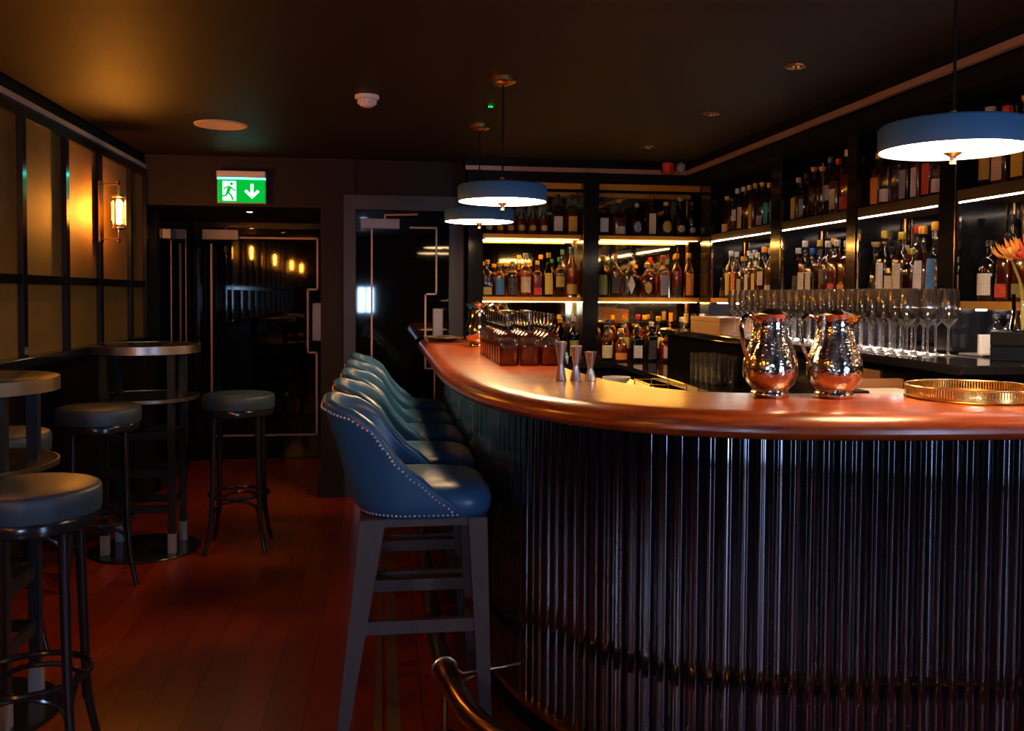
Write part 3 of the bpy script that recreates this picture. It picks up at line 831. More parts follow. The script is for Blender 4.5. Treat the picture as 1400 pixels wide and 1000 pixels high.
dup(sc, (XL+.022, 3.13, 1.845), 0, 'lit brass sconce on the left wall just outside the left frame edge')
dup(sc, (XL+.022, .87, 1.845), 0, 'lit brass sconce on the left wall beside the viewer')
dup(sc, (XL+.022, -.84, 1.845), 0, 'lit brass sconce on the left wall behind the viewer')

# ------------------------------------------------------------------ exit sign
ex = thing('exit_sign', 'green emergency exit sign with running figure and down arrow over the lobby', 'sign', (-.945, 6.30, 2.0))
W = .318
MB().lo(-W/2, W/2, -.045, .03, .168, .212, .004).build('housing', M['greytrim'], ex, 0)
MB().lo(-W/2+.004, W/2-.004, -.022, -.0142, .160, .1675).build('edge_light', M['tealled'], ex, 0)
MB().lo(-W/2, W/2, -.014, -.004, -.002, .168).build('edge_frame', M['plate'], ex, 0)
MB().lo(-W/2+.006, W/2-.006, -.019, -.014, .006, .158).build('lit_panel', M['exitgreen'], ex, 0)
fr = lambda u, v, w: (u, w, v)
MB().poly([(-.122, .016), (-.034, .016), (-.034, .146), (-.122, .146)], -.0205, -.019, fr).build('door_symbol', M['exitwhite'], ex, 0)
g = MB(); Y0, Y1 = -.0225, -.0205
def limb(a, c, w):
    dx, dz = c[0]-a[0], c[1]-a[1]; l = math.hypot(dx, dz); nx, nz = -dz/l*w/2, dx/l*w/2
    g.poly([(a[0]+nx, a[1]+nz), (a[0]-nx, a[1]-nz), (c[0]-nx, c[1]-nz), (c[0]+nx, c[1]+nz)], Y0, Y1, fr)
g.poly([(-.064+.010*math.cos(i*PI/6), .128+.010*math.sin(i*PI/6)) for i in range(12)], Y0, Y1, fr)
limb((-.074, .112), (-.090, .066), .022); limb((-.076, .108), (-.100, .106), .009); limb((-.100, .106), (-.114, .090), .009)
limb((-.070, .108), (-.054, .088), .009); limb((-.054, .088), (-.036, .086), .009)
limb((-.088, .070), (-.066, .050), .012); limb((-.066, .050), (-.054, .020), .012)
limb((-.092, .070), (-.100, .048), .012); limb((-.100, .048), (-.134, .046), .010)
g.build('running_figure_symbol', M['exitgreen'], ex, 0)
g = MB(); g.poly([(.058, .130), (.078, .130), (.078, .066), (.104, .092), (.118, .078), (.068, .030), (.018, .078), (.032, .092), (.058, .066)], -.0205, -.019, fr).build('arrow_symbol', M['exitwhite'], ex, 0)

# ------------------------------------------------------------------ ceiling fittings
o = thing('ceiling_speaker', 'round pale ceiling speaker disc above the lobby entrance', 'speaker', (-.884, 5.16, CZ))
MB().lathe([(0, -.006), (.118, -.007), (.122, -.010), (.138, -.008), (.142, 0), (0, 0)], 40).build('grille', M['creamplastic'], o)
o = thing('smoke_detector', 'white smoke detector on the dark ceiling', 'smoke detector', (-.08, 4.30, CZ))
MB().lathe([(0, -.018), (.052, -.018), (.056, -.012), (.056, 0), (0, 0)], 28).build('base', M['whiteplastic'], o)
q = MB().lathe([(0, -.052), (.022, -.052), (.034, -.045), (.038, -.034), (.040, -.018), (0, -.018)], 28)
for k in range(10):
    a = 2*PI*k/10; q.box((.040*math.cos(a), .040*math.sin(a), -.030), (.008, .006, .020), a)
q.build('sensor_head', M['whiteplastic'], o)
for i, (x, y, l) in enumerate(((1.625, 3.46, 'chrome ceiling downlight above the bar, nearest of three'), (1.633, 4.42, 'chrome ceiling downlight above the bar, middle of three'), (1.621, 5.49, 'chrome ceiling downlight above the bar, farthest of three'))):
    o = thing('ceiling_downlight', l, 'ceiling light', (x, y, CZ), 0, 'unlit ceiling downlights')
    MB().lathe([(.022, -.004), (.040, -.006), (.044, 0), (.022, 0), (.022, -.004)], 24).build('trim_ring', M['oldbrass'], o)
    MB().lathe([(0, -.012), (.010, -.010), (.018, -.002), (0, -.001)], 16).build('lens', M['chrome'], o)
for i, (x, y, l) in enumerate(((-.25, 1.55, 'added ceiling fill light above the aisle ahead of the viewer'), (.95, 1.15, 'added ceiling fill light over the near bar front'), (-.30, -.40, 'added ceiling fill light in the aisle behind the viewer'), (1.75, .95, 'added ceiling fill light nearest the right wall'))):  # fill lamps added out of view to light chairs and bar front
    o = thing('ceiling_downlight', l, 'ceiling light', (x, y, CZ), 0, 'added ceiling fill lights')
    MB().lathe([(.030, -.004), (.046, -.006), (.050, 0), (.030, 0), (.030, -.004)], 24).build('trim_ring', M['chrome'], o)
    MB().lathe([(0, -.003), (.030, -.003), (.030, 0), (0, 0)], 20).build('lens', M['downlight'], o)
o = thing('ceiling_sensor', 'small ceiling sensor with green light behind the middle pendant', 'sensor', (.511, 4.44, CZ))
MB().lathe([(0, -.010), (.020, -.010), (.026, 0), (0, 0)], 20).build('housing', M['matblack'], o)
MB().lo(-.010, .010, -.024, -.018, -.009, -.004).build('indicator_light', M['greenled'], o, 0)
o = thing('lobby_downlight', 'small lit downlight in the lobby ceiling below the exit sign', 'ceiling light', (-.96, 6.75, 1.985))
MB().lathe([(.018, -.003), (.034, -.005), (.036, 0), (.018, 0), (.018, -.003)], 20).build('trim_ring', M['chrome'], o)
MB().lathe([(0, -.0025), (.018, -.0025), (.018, 0), (0, 0)], 16).build('lens', M['spot'], o)
o = thing('fire_beacon', 'red fire alarm beacon on the fascia at the corner above the shelves', 'alarm', (1.93, 6.098, 2.265))
MB().lathe([(0, -.035), (.030, -.030), (.040, -.012), (.044, .040), (.038, .046), (0, .046)], 24, (0, -.05, 0)).build('beacon_lens', M['red'], o)
MB().lo(-.035, .035, -.02, 0, -.02, .045).build('bracket', M['matblack'], o, 0)
o = thing('security_camera', 'small grey camera beside the red fire beacon at the corner', 'camera', (2.02, 6.098, 2.285))
MB().sphere((0, -.045, 0), .033, 16, 10).build('body', M['greyplastic'], o)
MB().lo(-.02, .02, -.02, 0, -.02, .02).build('bracket', M['matblack'], o, 0)

# ------------------------------------------------------------------ bottles
CAP = {'black': (.02, .02, .025), 'gold': (.62, .40, .05), 'red': (.55, .03, .02), 'blue': (.03, .12, .40), 'white': (.62, .58, .50), 'cork': (.55, .33, .12), 'orange': (.85, .38, .04), 'green': (.03, .20, .08), 'silver': (.5, .5, .52)}
LBL = {'cream': ((.66, .54, .36), (.16, .10, .06)), 'white': ((.68, .66, .64), (.15, .13, .13)), 'gold': ((.55, .37, .07), (.15, .08, .03)), 'blue': ((.03, .20, .50), (.35, .45, .55)),
       'black': ((.03, .03, .035), (.35, .30, .22)), 'red': ((.60, .04, .02), (.75, .45, .3)), 'yellow': ((.75, .55, .08), (.2, .12, .03)), 'orange': ((.75, .26, .03), (.3, .08, .02)),
       'grey': ((.28, .30, .36), (.12, .12, .14)), 'green': ((.22, .24, .07), (.5, .45, .2)), 'teal': ((.02, .32, .30), (.3, .5, .45)), 'pink': ((.62, .40, .30), (.4, .12, .1))}
LIQ = {'amber': M['amber'], 'dark': M['darkamber'], 'golden': M['gold'], 'clear': M['clearliq']}
SHAPES = {  # (profile r,z in units of radius/height, square exponent, depth ratio, fill)
 'round':  ([(0, 0), (.92, 0), (1, .015), (1, .60), (.93, .66), (.62, .72), (.40, .76), (.34, .80), (.33, .955), (.37, .96), (.37, .975), (0, .975)], 2, 1, .60),
 'tall':   ([(0, 0), (.92, 0), (1, .012), (1, .58), (.90, .66), (.55, .74), (.40, .80), (.36, .955), (.41, .96), (.41, .975), (0, .975)], 2, 1, .56),
 'squat':  ([(0, 0), (.90, 0), (1, .03), (1, .50), (.92, .60), (.60, .68), (.30, .73), (.26, .78), (.26, .94), (.30, .95), (.30, .97), (0, .97)], 3, .7, .52),
 'square': ([(0, 0), (.94, 0), (1, .02), (1, .62), (.92, .68), (.50, .73), (.34, .76), (.34, .94), (.40, .95), (.40, .97), (0, .97)], 7, 1, .60),
 'bell':   ([(0, 0), (.85, 0), (.97, .03), (1, .20), (.97, .42), (.82, .55), (.50, .66), (.34, .74), (.32, .94), (.37, .95), (.37, .97), (0, .97)], 2, .85, .50),
 'wine':   ([(0, 0), (.92, 0), (1, .015), (1, .56), (.90, .63), (.55, .71), (.40, .77), (.38, .97), (.42, .975), (.42, 1), (0, 1)], 2, 1, .56)}
SQ = 1/1.18
def bottle(loc, face, h, r, shape, liquid, lb, cap, label, group, lk='rect', glass=None, wrap=False):
    pr, ne, ay, fill = SHAPES[shape]
    t = thing('bottle', label, 'bottle', loc, face, group)
    seg = 20 if ne == 2 else 28
    kk = SQ if ne == 7 else 1
    P = [(a*r*kk, z*h) for a, z in pr]
    g = M['bottleglass']
    if liquid == 'black': g = M['blackglass']
    elif liquid == 'green': g = M['greenglass']
    MB().lathe(P, seg, n_exp=ne, ay=ay).build('glass_body', g, t, 50)
    if liquid not in ('black', 'green'):
        inn = [(0, .008)]+[(max(a*r*kk*.93, .001), max(z*h, .008)) for a, z in pr[1:] if z <= fill]
        rr = inn[-1][0]; inn += [(rr, fill*h), (0, fill*h)]
        MB().lathe(inn, seg, n_exp=ne, ay=ay).build('liquid', LIQ[liquid], t, 50)
    # cap or stopper
    cr = .40*r*kk if ne != 3 else .34*r
    if shape == 'wine': MB().lathe([(cr*1.08, .80*h), (cr*1.10, 1.004*h), (0, 1.006*h)], 14).build('foil', plain(CAP[cap], .35, .3), t)
    elif cap in ('cork',): MB().lathe([(cr*.8, .93*h), (cr*1.35, .975*h), (cr*1.35, 1.02*h), (0, 1.02*h)], 14).build('stopper', plain(CAP[cap], .6), t)
    else: MB().lathe([(cr*1.06, .90*h), (cr*1.12, .905*h), (cr*1.12, 1.0*h), (cr*.9, 1.01*h), (0, 1.01*h)], 14).build('cap', plain(CAP[cap], .3, .2), t)
    # label patch facing local -Y
    if lb:
        z0, z1 = {'rect': (.10, .46), 'tall': (.06, .54), 'low': (.06, .26), 'round': (.12, .12+1.15*r/h), 'oval': (.12, .46), 'diamond': (.08, .54), 'high': (.26, .52)}[lk]
        hw = {'rect': .95, 'tall': .85, 'low': 1.05, 'round': .62, 'oval': .72, 'diamond': .8, 'high': .9}[lk]
        if ne > 2: hw *= .62 if ne == 3 else .72
        NU, NVv = 12, 10; vs = []; fs = []
        def rad(z):
            for (a0, q0), (a1, q1) in zip(pr[1:], pr[2:]):
                if q0 <= z <= q1 and q1 > q0: return (a0+(a1-a0)*(z-q0)/(q1-q0))*r*kk
            return r*kk
        for j in range(NVv+1):
            v = j/NVv; z = z0+(z1-z0)*v
            if lk in ('round', 'oval'): ww = hw*math.sqrt(max(.0, 1-(2*v-1)**2))+.01
            elif lk == 'diamond': ww = hw*(1-abs(2*v-1))+.02
            else: ww = hw
            for i in range(NU+1):
                a = -PI/2+ww*(2*i/NU-1)
                k2 = 1 if ne == 2 else (abs(math.cos(a))**ne+abs(math.sin(a))**ne)**(-1/ne)
                for dd in (1.02,):
                    R2 = rad(z)*k2*dd+.0004
                    vs.append((R2*math.cos(a), R2*ay*math.sin(a), z*h))
        for j in range(NVv):
            for i in range(NU):
                fs.append((j*(NU+1)+i, j*(NU+1)+i+1, (j+1)*(NU+1)+i+1, (j+1)*(NU+1)+i))
        MB().add(vs, fs).build('label', lab(*LBL[lb]), t, 60)
    return t
LQN = {'amber': 'amber', 'dark': 'brown', 'golden': 'golden', 'clear': 'clear', 'black': 'black', 'green': 'dark green'}
def row(items, place, where, group, frm='from the left'):
    for i, it in enumerate(items):
        pos, h, r, shape, liq, lb, cap = it[:7]; lk = it[7] if len(it) > 7 else 'rect'
        loc, face = place(pos)
        l = '%s bottle%s, %s from left, %s' % (LQN[liq], (', %s label' % lb) if lb else '', ORD[i], where)
        bottle(loc, face, h, r, shape, liq, lb, cap, l, group, lk)
bk = lambda z, y=6.235: (lambda x: ((x, y, z), 0.))
row([(.705, .25, .042, 'squat', 'dark', 'gold', 'gold', 'low'), (.790, .235, .037, 'round', 'amber', 'blue', 'gold', 'tall'), (.880, .245, .040, 'round', 'dark', 'black', 'gold', 'tall'),
     (.972, .30, .040, 'round', 'amber', 'cream', 'white', 'rect'), (1.056, .25, .036, 'square', 'amber', 'red', 'gold', 'low'), (1.134, .305, .036, 'bell', 'green', 'yellow', 'gold', 'tall'),
     (1.214, .275, .037, 'round', 'dark', 'gold', 'green', 'high'), (1.298, .345, .040, 'tall', 'amber', 'gold', 'blue', 'low')],
    bk(SB), 'middle shelf, far wall left bay', 'bottles on the middle shelf of the far wall')
row([(1.520, .29, .040, 'bell', 'green', 'green', 'gold', 'tall'), (1.612, .30, .037, 'round', 'dark', 'black', 'gold', 'rect'), (1.722, .285, .048, 'squat', 'clear', 'white', 'black', 'diamond'),
     (1.845, .24, .050, 'squat', 'dark', 'gold', 'gold', 'oval'), (1.960, .295, .043, 'square', 'amber', 'grey', 'red', 'tall'), (2.060, .31, .037, 'round', 'amber', 'black', 'gold', 'low'), (2.150, .315, .036, 'tall', 'golden', 'orange', 'gold', 'tall')],
    bk(SB), 'middle shelf, far wall right bay', 'bottles on the middle shelf of the far wall')
row([(.712, .25, .038, 'bell', 'amber', 'gold', 'gold', 'round'), (.790, .22, .036, 'bell', 'amber', 'gold', 'gold', 'round'), (.864, .22, .036, 'bell', 'amber', 'gold', 'cork', 'round'), (.940, .22, .036, 'bell', 'amber', 'gold', 'cork', 'round'),
     (1.020, .22, .036, 'bell', 'amber', 'gold', 'cork', 'round'), (1.100, .225, .036, 'bell', 'amber', 'cream', 'cork', 'round'), (1.195, .28, .044, 'square', 'dark', 'white', 'black', 'rect'), (1.298, .285, .044, 'square', 'amber', 'yellow', 'black', 'rect')],
    bk(SA), 'top shelf, far wall left bay', 'bottles on the top shelf of the far wall')
row([(1.522, .27, .042, 'square', 'dark', 'white', 'black', 'rect'), (1.638, .25, .050, 'squat', 'amber', 'cream', 'cork', 'low'), (1.765, .23, .045, 'squat', 'dark', 'grey', 'silver', 'oval'), (1.870, .30, .040, 'square', 'dark', 'cream', 'red', 'tall'),
     (1.978, .245, .046, 'bell', 'dark', 'gold', 'gold', 'oval'), (2.082, .275, .044, 'bell', 'dark', 'cream', 'cork', 'round'), (2.166, .25, .034, 'round', 'dark', 'cream', 'black', 'round')],
    bk(SA), 'top shelf, far wall right bay', 'bottles on the top shelf of the far wall')
row([(1.500, .24, .040, 'round', 'dark', 'cream', 'black', 'rect'), (1.600, .22, .045, 'bell', 'golden', 'orange', 'gold', 'low'), (1.712, .235, .044, 'square', 'black', 'white', 'black', 'rect'), (1.815, .265, .044, 'square', 'black', 'black', 'silver', 'tall')],
    bk(.95, 6.02), 'far wall counter, right bay', 'bottles on the far back counter')
row([(1.680, .30, .036, 'tall', 'golden', 'yellow', 'gold', 'high'), (1.775, .31, .036, 'round', 'amber', 'orange', 'red', 'high'), (1.925, .30, .038, 'bell', 'golden', 'gold', 'gold', 'high'), (2.13, .32, .037, 'wine', 'green', 'cream', 'gold', 'rect'), (1.56, .28, .036, 'round', 'golden', 'yellow', 'blue')],
    bk(.95, 6.22), 'far wall counter rear row', 'bottles on the far back counter')
row([(.72, .30, .036, 'round', 'golden', 'yellow', 'gold'), (.82, .29, .036, 'round', 'amber', 'cream', 'red'), (.92, .28, .04, 'square', 'golden', 'white', 'gold'), (1.01, .285, .036, 'round', 'amber', 'orange', 'gold'), (1.10, .285, .036, 'round', 'dark', 'red', 'red'),
     (1.20, .29, .040, 'square', 'green', 'yellow', 'gold'), (1.295, .30, .037, 'tall', 'green', 'green', 'silver')],
    bk(.95, 6.13), 'far wall counter, left bay', 'bottles on the far back counter')
row([(1.918, .225, .055, 'squat', 'amber', 'pink', 'cork', 'rect'), (2.020, .30, .038, 'bell', 'golden', 'gold', 'white', 'high')], bk(.95, 5.99), 'far counter beside the wine bottles', 'bottles on the far back counter')
# two wine bottles and the black stone: set on the counter corner
for i, (x, y, l) in enumerate(((2.075, 5.90, 'dark wine bottle with white label at the counter corner, left of two'), (2.155, 5.97, 'dark wine bottle with white label at the counter corner, right of two'))):
    bottle((x, y, .95), 0, .325, .040, 'wine', 'green', 'white', 'black' if i == 0 else 'white', l, 'bottles on the far back counter', 'rect')
rt = lambda z, x: (lambda y: ((x, y, z), PI*1.5))
def right(items, z, x, where, group): row(items, rt(z, x), where, group)
G1 = 'bottles on the middle shelf of the right wall'; G2 = 'bottles on the top shelf of the right wall'
right([(5.86, .20, .034, 'round', 'dark', 'black', 'black', 'low'), (5.755, .31, .036, 'tall', 'golden', 'yellow', 'silver', 'tall'), (5.66, .30, .036, 'tall', 'amber', 'orange', 'silver', 'tall'), (5.545, .265, .050, 'squat', 'clear', 'grey', 'gold', 'rect'),
       (5.425, .28, .038, 'square', 'amber', 'white', 'white', 'tall'), (5.325, .28, .036, 'square', 'golden', 'yellow', 'white', 'tall'), (5.225, .31, .040, 'round', 'dark', 'cream', 'orange', 'high'), (5.12, .31, .038, 'round', 'amber', 'white', 'orange', 'low'), (5.03, .29, .034, 'round', 'dark', 'black', 'black', 'low')],
      SB, 2.275, 'right wall middle shelf, far bay', G1)
right([(5.70, .31, .034, 'tall', 'clear', None, 'silver'), (5.60, .31, .034, 'tall', 'clear', None, 'silver'), (5.36, .31, .036, 'round', 'golden', 'white', 'white'), (5.18, .315, .034, 'round', 'amber', 'gold', 'orange'), (5.08, .30, .034, 'round', 'dark', 'cream', 'gold')],
      SB, 2.375, 'middle shelf rear row, right wall far bay', G1)
right([(4.77, .28, .036, 'bell', 'black', 'black', 'silver', 'rect'), (4.69, .315, .036, 'round', 'amber', 'cream', 'white', 'rect'), (4.605, .27, .034, 'round', 'dark', 'cream', 'blue', 'tall'), (4.52, .31, .034, 'round', 'dark', None, 'gold', 'rect'),
       (4.43, .30, .043, 'square', 'amber', 'black', 'white', 'high'), (4.335, .30, .043, 'square', 'amber', 'red', 'white', 'low'), (4.235, .29, .043, 'square', 'amber', 'orange', 'white', 'low'), (4.155, .27, .030, 'round', 'dark', None, 'black')],
      SB, 2.275, 'right wall middle shelf, second bay', G1)
right([(4.73, .30, .034, 'tall', 'clear', None, 'black'), (4.56, .325, .036, 'tall', 'golden', 'yellow', 'orange'), (4.38, .315, .034, 'tall', 'clear', None, 'silver')],
      SB, 2.375, 'middle shelf rear row, right wall second bay', G1)
right([(3.968, .265, .040, 'bell', 'clear', None, 'cork', 'low'), (3.893, .315, .036, 'round', 'dark', 'white', 'gold', 'tall'), (3.825, .24, .034, 'round', 'dark', 'cream', 'black', 'rect'), (3.752, .30, .037, 'round', 'amber', 'cream', 'gold', 'tall'),
       (3.678, .225, .038, 'round', 'dark', None, 'gold', 'rect'), (3.597, .315, .040, 'bell', 'amber', 'white', 'orange', 'tall'), (3.505, .325, .040, 'bell', 'golden', 'blue', 'orange', 'tall')],
      SB, 2.275, 'right wall middle shelf, third bay', G1)
right([(3.89, .25, .034, 'round', 'clear', 'white', 'silver', 'low'), (3.80, .335, .036, 'round', 'golden', 'cream', 'red'), (3.66, .30, .036, 'round', 'clear', None, 'silver'), (3.56, .335, .036, 'round', 'amber', 'cream', 'red'), (3.46, .30, .034, 'tall', 'clear', None, 'silver')],
      SB, 2.378, 'middle shelf rear row, right wall third bay', G1)
right([(3.155, .23, .044, 'round', 'black', 'white', 'black', 'rect'), (3.055, .25, .040, 'square', 'amber', 'red', 'black', 'low'), (2.965, .25, .040, 'square', 'amber', 'green', 'black', 'low'), (2.87, .26, .040, 'square', 'amber', 'gold', 'black', 'low'), (2.77, .26, .040, 'round', 'dark', 'cream', 'gold')],
      SB, 2.275, 'right wall middle shelf, nearest bay', G1)
right([(3.18, .33, .034, 'tall', 'clear', None, 'black'), (3.05, .335, .036, 'tall', 'clear', None, 'silver'), (2.93, .335, .036, 'tall', 'clear', None, 'silver'), (2.80, .33, .036, 'tall', 'golden', None, 'silver')],
      SB, 2.378, 'middle shelf rear row, right wall nearest bay', G1)
right([(5.84, .25, .038, 'bell', 'dark', 'cream', 'gold', 'low'), (5.745, .23, .034, 'round', 'dark', None, 'black'), (5.66, .28, .036, 'tall', 'dark', 'white', 'silver', 'high'), (5.565, .28, .036, 'tall', 'dark', 'cream', 'silver', 'tall'), (5.47, .28, .034, 'tall', 'dark', None, 'gold'),
       (5.375, .28, .040, 'square', 'amber', 'gold', 'gold', 'tall'), (5.27, .27, .034, 'round', 'dark', 'grey', 'cork', 'low'), (5.17, .26, .032, 'round', 'dark', 'teal', 'silver', 'tall'), (5.07, .26, .034, 'round', 'dark', 'teal', 'silver', 'tall')],
      SA, 2.275, 'right wall top shelf, far bay', G2)
right([(4.78, .24, .040, 'square', 'golden', 'yellow', 'white', 'tall'), (4.69, .25, .036, 'square', 'dark', 'grey', 'black', 'rect'), (4.60, .27, .034, 'round', 'dark', None, 'cork', 'rect'), (4.505, .26, .036, 'round', 'dark', None, 'cork'), (4.42, .30, .034, 'tall', 'clear', 'grey', 'blue', 'high'),
       (4.335, .28, .040, 'square', 'amber', 'cream', 'red', 'rect'), (4.245, .31, .038, 'round', 'amber', 'red', 'white', 'low'), (4.16, .28, .036, 'round', 'dark', 'cream', 'gold', 'low')],
      SA, 2.275, 'right wall top shelf, second bay', G2)
right([(3.955, .25, .036, 'round', 'golden', 'orange', 'orange', 'tall'), (3.875, .29, .038, 'round', 'dark', 'white', 'gold', 'low'), (3.795, .30, .036, 'tall', 'dark', None, 'silver'), (3.71, .26, .038, 'square', 'clear', 'grey', 'cork', 'tall'), (3.63, .26, .034, 'square', 'amber', 'white', 'cork', 'tall'),
       (3.555, .27, .033, 'round', 'dark', 'red', 'gold', 'tall'), (3.485, .28, .033, 'round', 'dark', 'white', 'silver', 'low'), (3.415, .27, .032, 'round', 'dark', 'cream', 'gold', 'low')],
      SA, 2.275, 'right wall top shelf, third bay', G2)
right([(3.175, .30, .036, 'round', 'dark', 'gold', 'cork', 'rect'), (3.08, .29, .048, 'square', 'amber', 'cream', 'red', 'tall'), (2.97, .30, .050, 'square', 'golden', 'yellow', 'cork', 'tall'), (2.85, .28, .045, 'square', 'amber', 'cream', 'gold', 'tall'), (2.74, .28, .04, 'round', 'dark', 'white', 'gold')],
      SA, 2.275, 'right wall top shelf, nearest bay', G2)
right([(3.19, .155, .032, 'round', 'black', 'grey', 'black', 'rect'), (3.11, .155, .032, 'round', 'black', 'grey', 'black', 'rect'), (3.03, .155, .032, 'round', 'black', 'grey', 'black', 'rect'), (2.95, .160, .034, 'square', 'black', 'white', 'silver', 'tall')],
      1.182, 2.33, 'stone ledge under the nearest shelf', 'small dark bottles on the stone ledge')

# ------------------------------------------------------------------ decanters on the bar
def make_decanter():
    t = thing('spirit_decanter', '', 'decanter', (0, 0, 0), 0, 'square decanters lined up on the bar')
    w = .0395
    MB().lathe([(0, 0), (w*.95, 0), (w, .003), (w, .108), (w*.90, .122), (w*.42, .136), (w*.36, .142), (w*.36, .156), (w*.46, .159), (w*.46, .164), (0, .164)], 28, n_exp=9).build('glass_body', M['bottleglass'], t, 50)
    MB().lathe([(0, .006), (w*.93, .006), (w*.93, .078), (0, .078)], 28, n_exp=9).build('liquid', M['amber'], t, 50)
    MB().lathe([(w*.46, .150), (w*.56, .152), (w*.56, .168), (w*.40, .172), (0, .172)], 16).build('collar', M['black'], t)
    MB().lathe([(0, .172), (.016, .172), (.0185, .176), (.0185, .218), (.017, .222), (.015, .222), (.015, .178), (0, .178)], 18).build('stopper', M['glass'], t)
    return t
dc = make_decanter(); first = True
COLN = ['customer side', 'middle', 'staff side']
for i in range(9):
    for j in range(3):
        x = .520+j*.089; y = 3.80+i*.092
        l = 'square glass decanter of amber spirit, %s row, %s from the near end' % (COLN[j], ORD[i])
        if first: dc.location = (x, y, 1.1); dc['label'] = l; first = False
        else: dup(dc, (x, y, 1.1), 0, l)
# jiggers
for (x, h, l) in ((.610, .136, 'tall steel double jigger, leftmost of three on the bar'), (.664, .122, 'medium steel double jigger, middle of three on the bar'), (.716, .102, 'short steel double jigger, rightmost of three on the bar')):
    t = tag(MB().lathe([(0, 0), (.0195, 0), (.0205, .002), (.0095, h*.42), (.0100, h*.45), (.0210, h), (.0198, h), (.0090, h*.50), (0, h*.48)], 28).build('jigger', M['steel'], loc=(x, 3.10, 1.1)), l, 'jigger', 'steel jiggers on the bar')

# ------------------------------------------------------------------ jugs
def make_jug(label, loc, rz, body, grp):
    t = thing('water_jug', label, 'jug', loc, rz, grp); t.scale = (1.10, 1.10, 1.0)
    pr = [(0, 0), (.046, 0), (.050, .003), (.050, .016), (.045, .020), (.050, .026), (.063, .040), (.071, .060), (.0735, .080), (.072, .104), (.066, .130), (.057, .155), (.050, .180), (.0455, .205), (.0465, .225), (.053, .240)]
    inn = [(.051, .241), (.044, .224), (.043, .205), (.048, .17), (.060, .14), (.05, .12), (0, .12)]
    mb = MB(); vs = []; fs = []; n = 40; allp = pr+inn
    idx = []
    for k, (r, z) in enumerate(allp):
        rowi = []
        for i in range(n):
            a = 2*PI*i/n; x = r*math.cos(a); y = r*math.sin(a); zz = z
            if z > .19:
                f = (z-.19)/.05; sp = max(0, math.cos(a))**6
                x += sp*.030*f; zz += sp*.010*f
                zz += .012*f*(math.sin(a)**2)*.6
            rowi.append(len(vs)); vs.append((x, y, zz))
        idx.append(rowi)
    for k in range(len(allp)-1):
        for i in range(n):
            j = (i+1) % n; fs.append((idx[k][i], idx[k][j], idx[k+1][j], idx[k+1][i]))
    mb.add(vs, fs); mb.mi = [1 if (f // n) >= len(pr) else 0 for f in range(len(fs))]
    mb.build('body', [body, M['juginside']], t, 60)
    P = spline3([(-.050, 0, .232), (-.072, 0, .244), (-.090, 0, .228), (-.092, 0, .19), (-.082, 0, .14), (-.068, 0, .105)], 6)
    MB().tube(P, [.0085-.003*i/len(P) for i in range(len(P))], 10, flat=(1.25, .8)).build('handle', M['jugsmooth'], t)
    # ice guard across the mouth
    g = MB(); vs = []; fs = []; 
    for i in range(13):
        a = -PI/2+PI*i/12
        vs.append((.049*math.cos(a)+.018*max(0, math.cos(a))**6, .049*math.sin(a), .240+.007*math.sin(a)**2)); vs.append((.006, .049*math.sin(a)*.9, .249+.014*math.cos(a)))
    for i in range(12): fs.append((2*i, 2*i+2, 2*i+3, 2*i+1))
    g.add(vs, fs).build('ice_guard', M['juginside'], t, 60)
    return t
JG = 'metal water jugs standing on the bar'
make_jug('hammered steel water jug on the bar, left of the pair', (1.140, 2.565, 1.1), .22, M['jug'], JG)
make_jug('hammered steel water jug on the bar, right of the pair', (1.325, 2.530, 1.1), -.12, M['jug'], JG)
make_jug('smooth steel water jug on the far end of the bar by the decanters', (.540, 5.17, 1.1), PI, M['jugsmooth'], JG)

# ------------------------------------------------------------------ trays, dish
t = thing('gallery_tray', 'round brass tray with pierced gallery rim on the bar', 'tray', (1.735, 2.475, 1.1))
R = .185
MB().lathe([(0, .001), (R, .001), (R+.004, .003), (R, .006), (0, .006)], 72).build('base', M['brass'], t)
MB().tube([(R*math.cos(2*PI*i/72), R*math.sin(2*PI*i/72), .0375) for i in range(72)], .0028, 8, closed=True).build('top_rim', M['palebrass'], t)
MB().lathe([(R-.001, .006), (R+.001, .006), (R+.001, .012), (R-.001, .012), (R-.001, .006)], 72).build('lower_band', M['brass'], t)
q = MB()
for i in range(150):
    a = 2*PI*i/150; q.box((R*math.cos(a), R*math.sin(a), .0235), (.0022, .0045, .026), a)
q = q.build('gallery', M['brass'], t, 0)
t = thing('serving_dish', 'low oval silver dish at the far end of the bar', 'dish', (.375, 5.78, 1.1), .2)
MB().lathe([(0, .003), (.06, .003), (.085, .008), (.118, .026), (.126, .027), (.126, .030), (.114, .030), (.082, .013), (.06, .008), (0, .008)], 40, ay=1.5, ax=1.0).build('bowl', M['palebrass'], t)
MB().lathe([(0, 0), (.055, 0), (.058, .004), (0, .004)], 32, ay=1.4).build('foot', M['palebrass'], t)
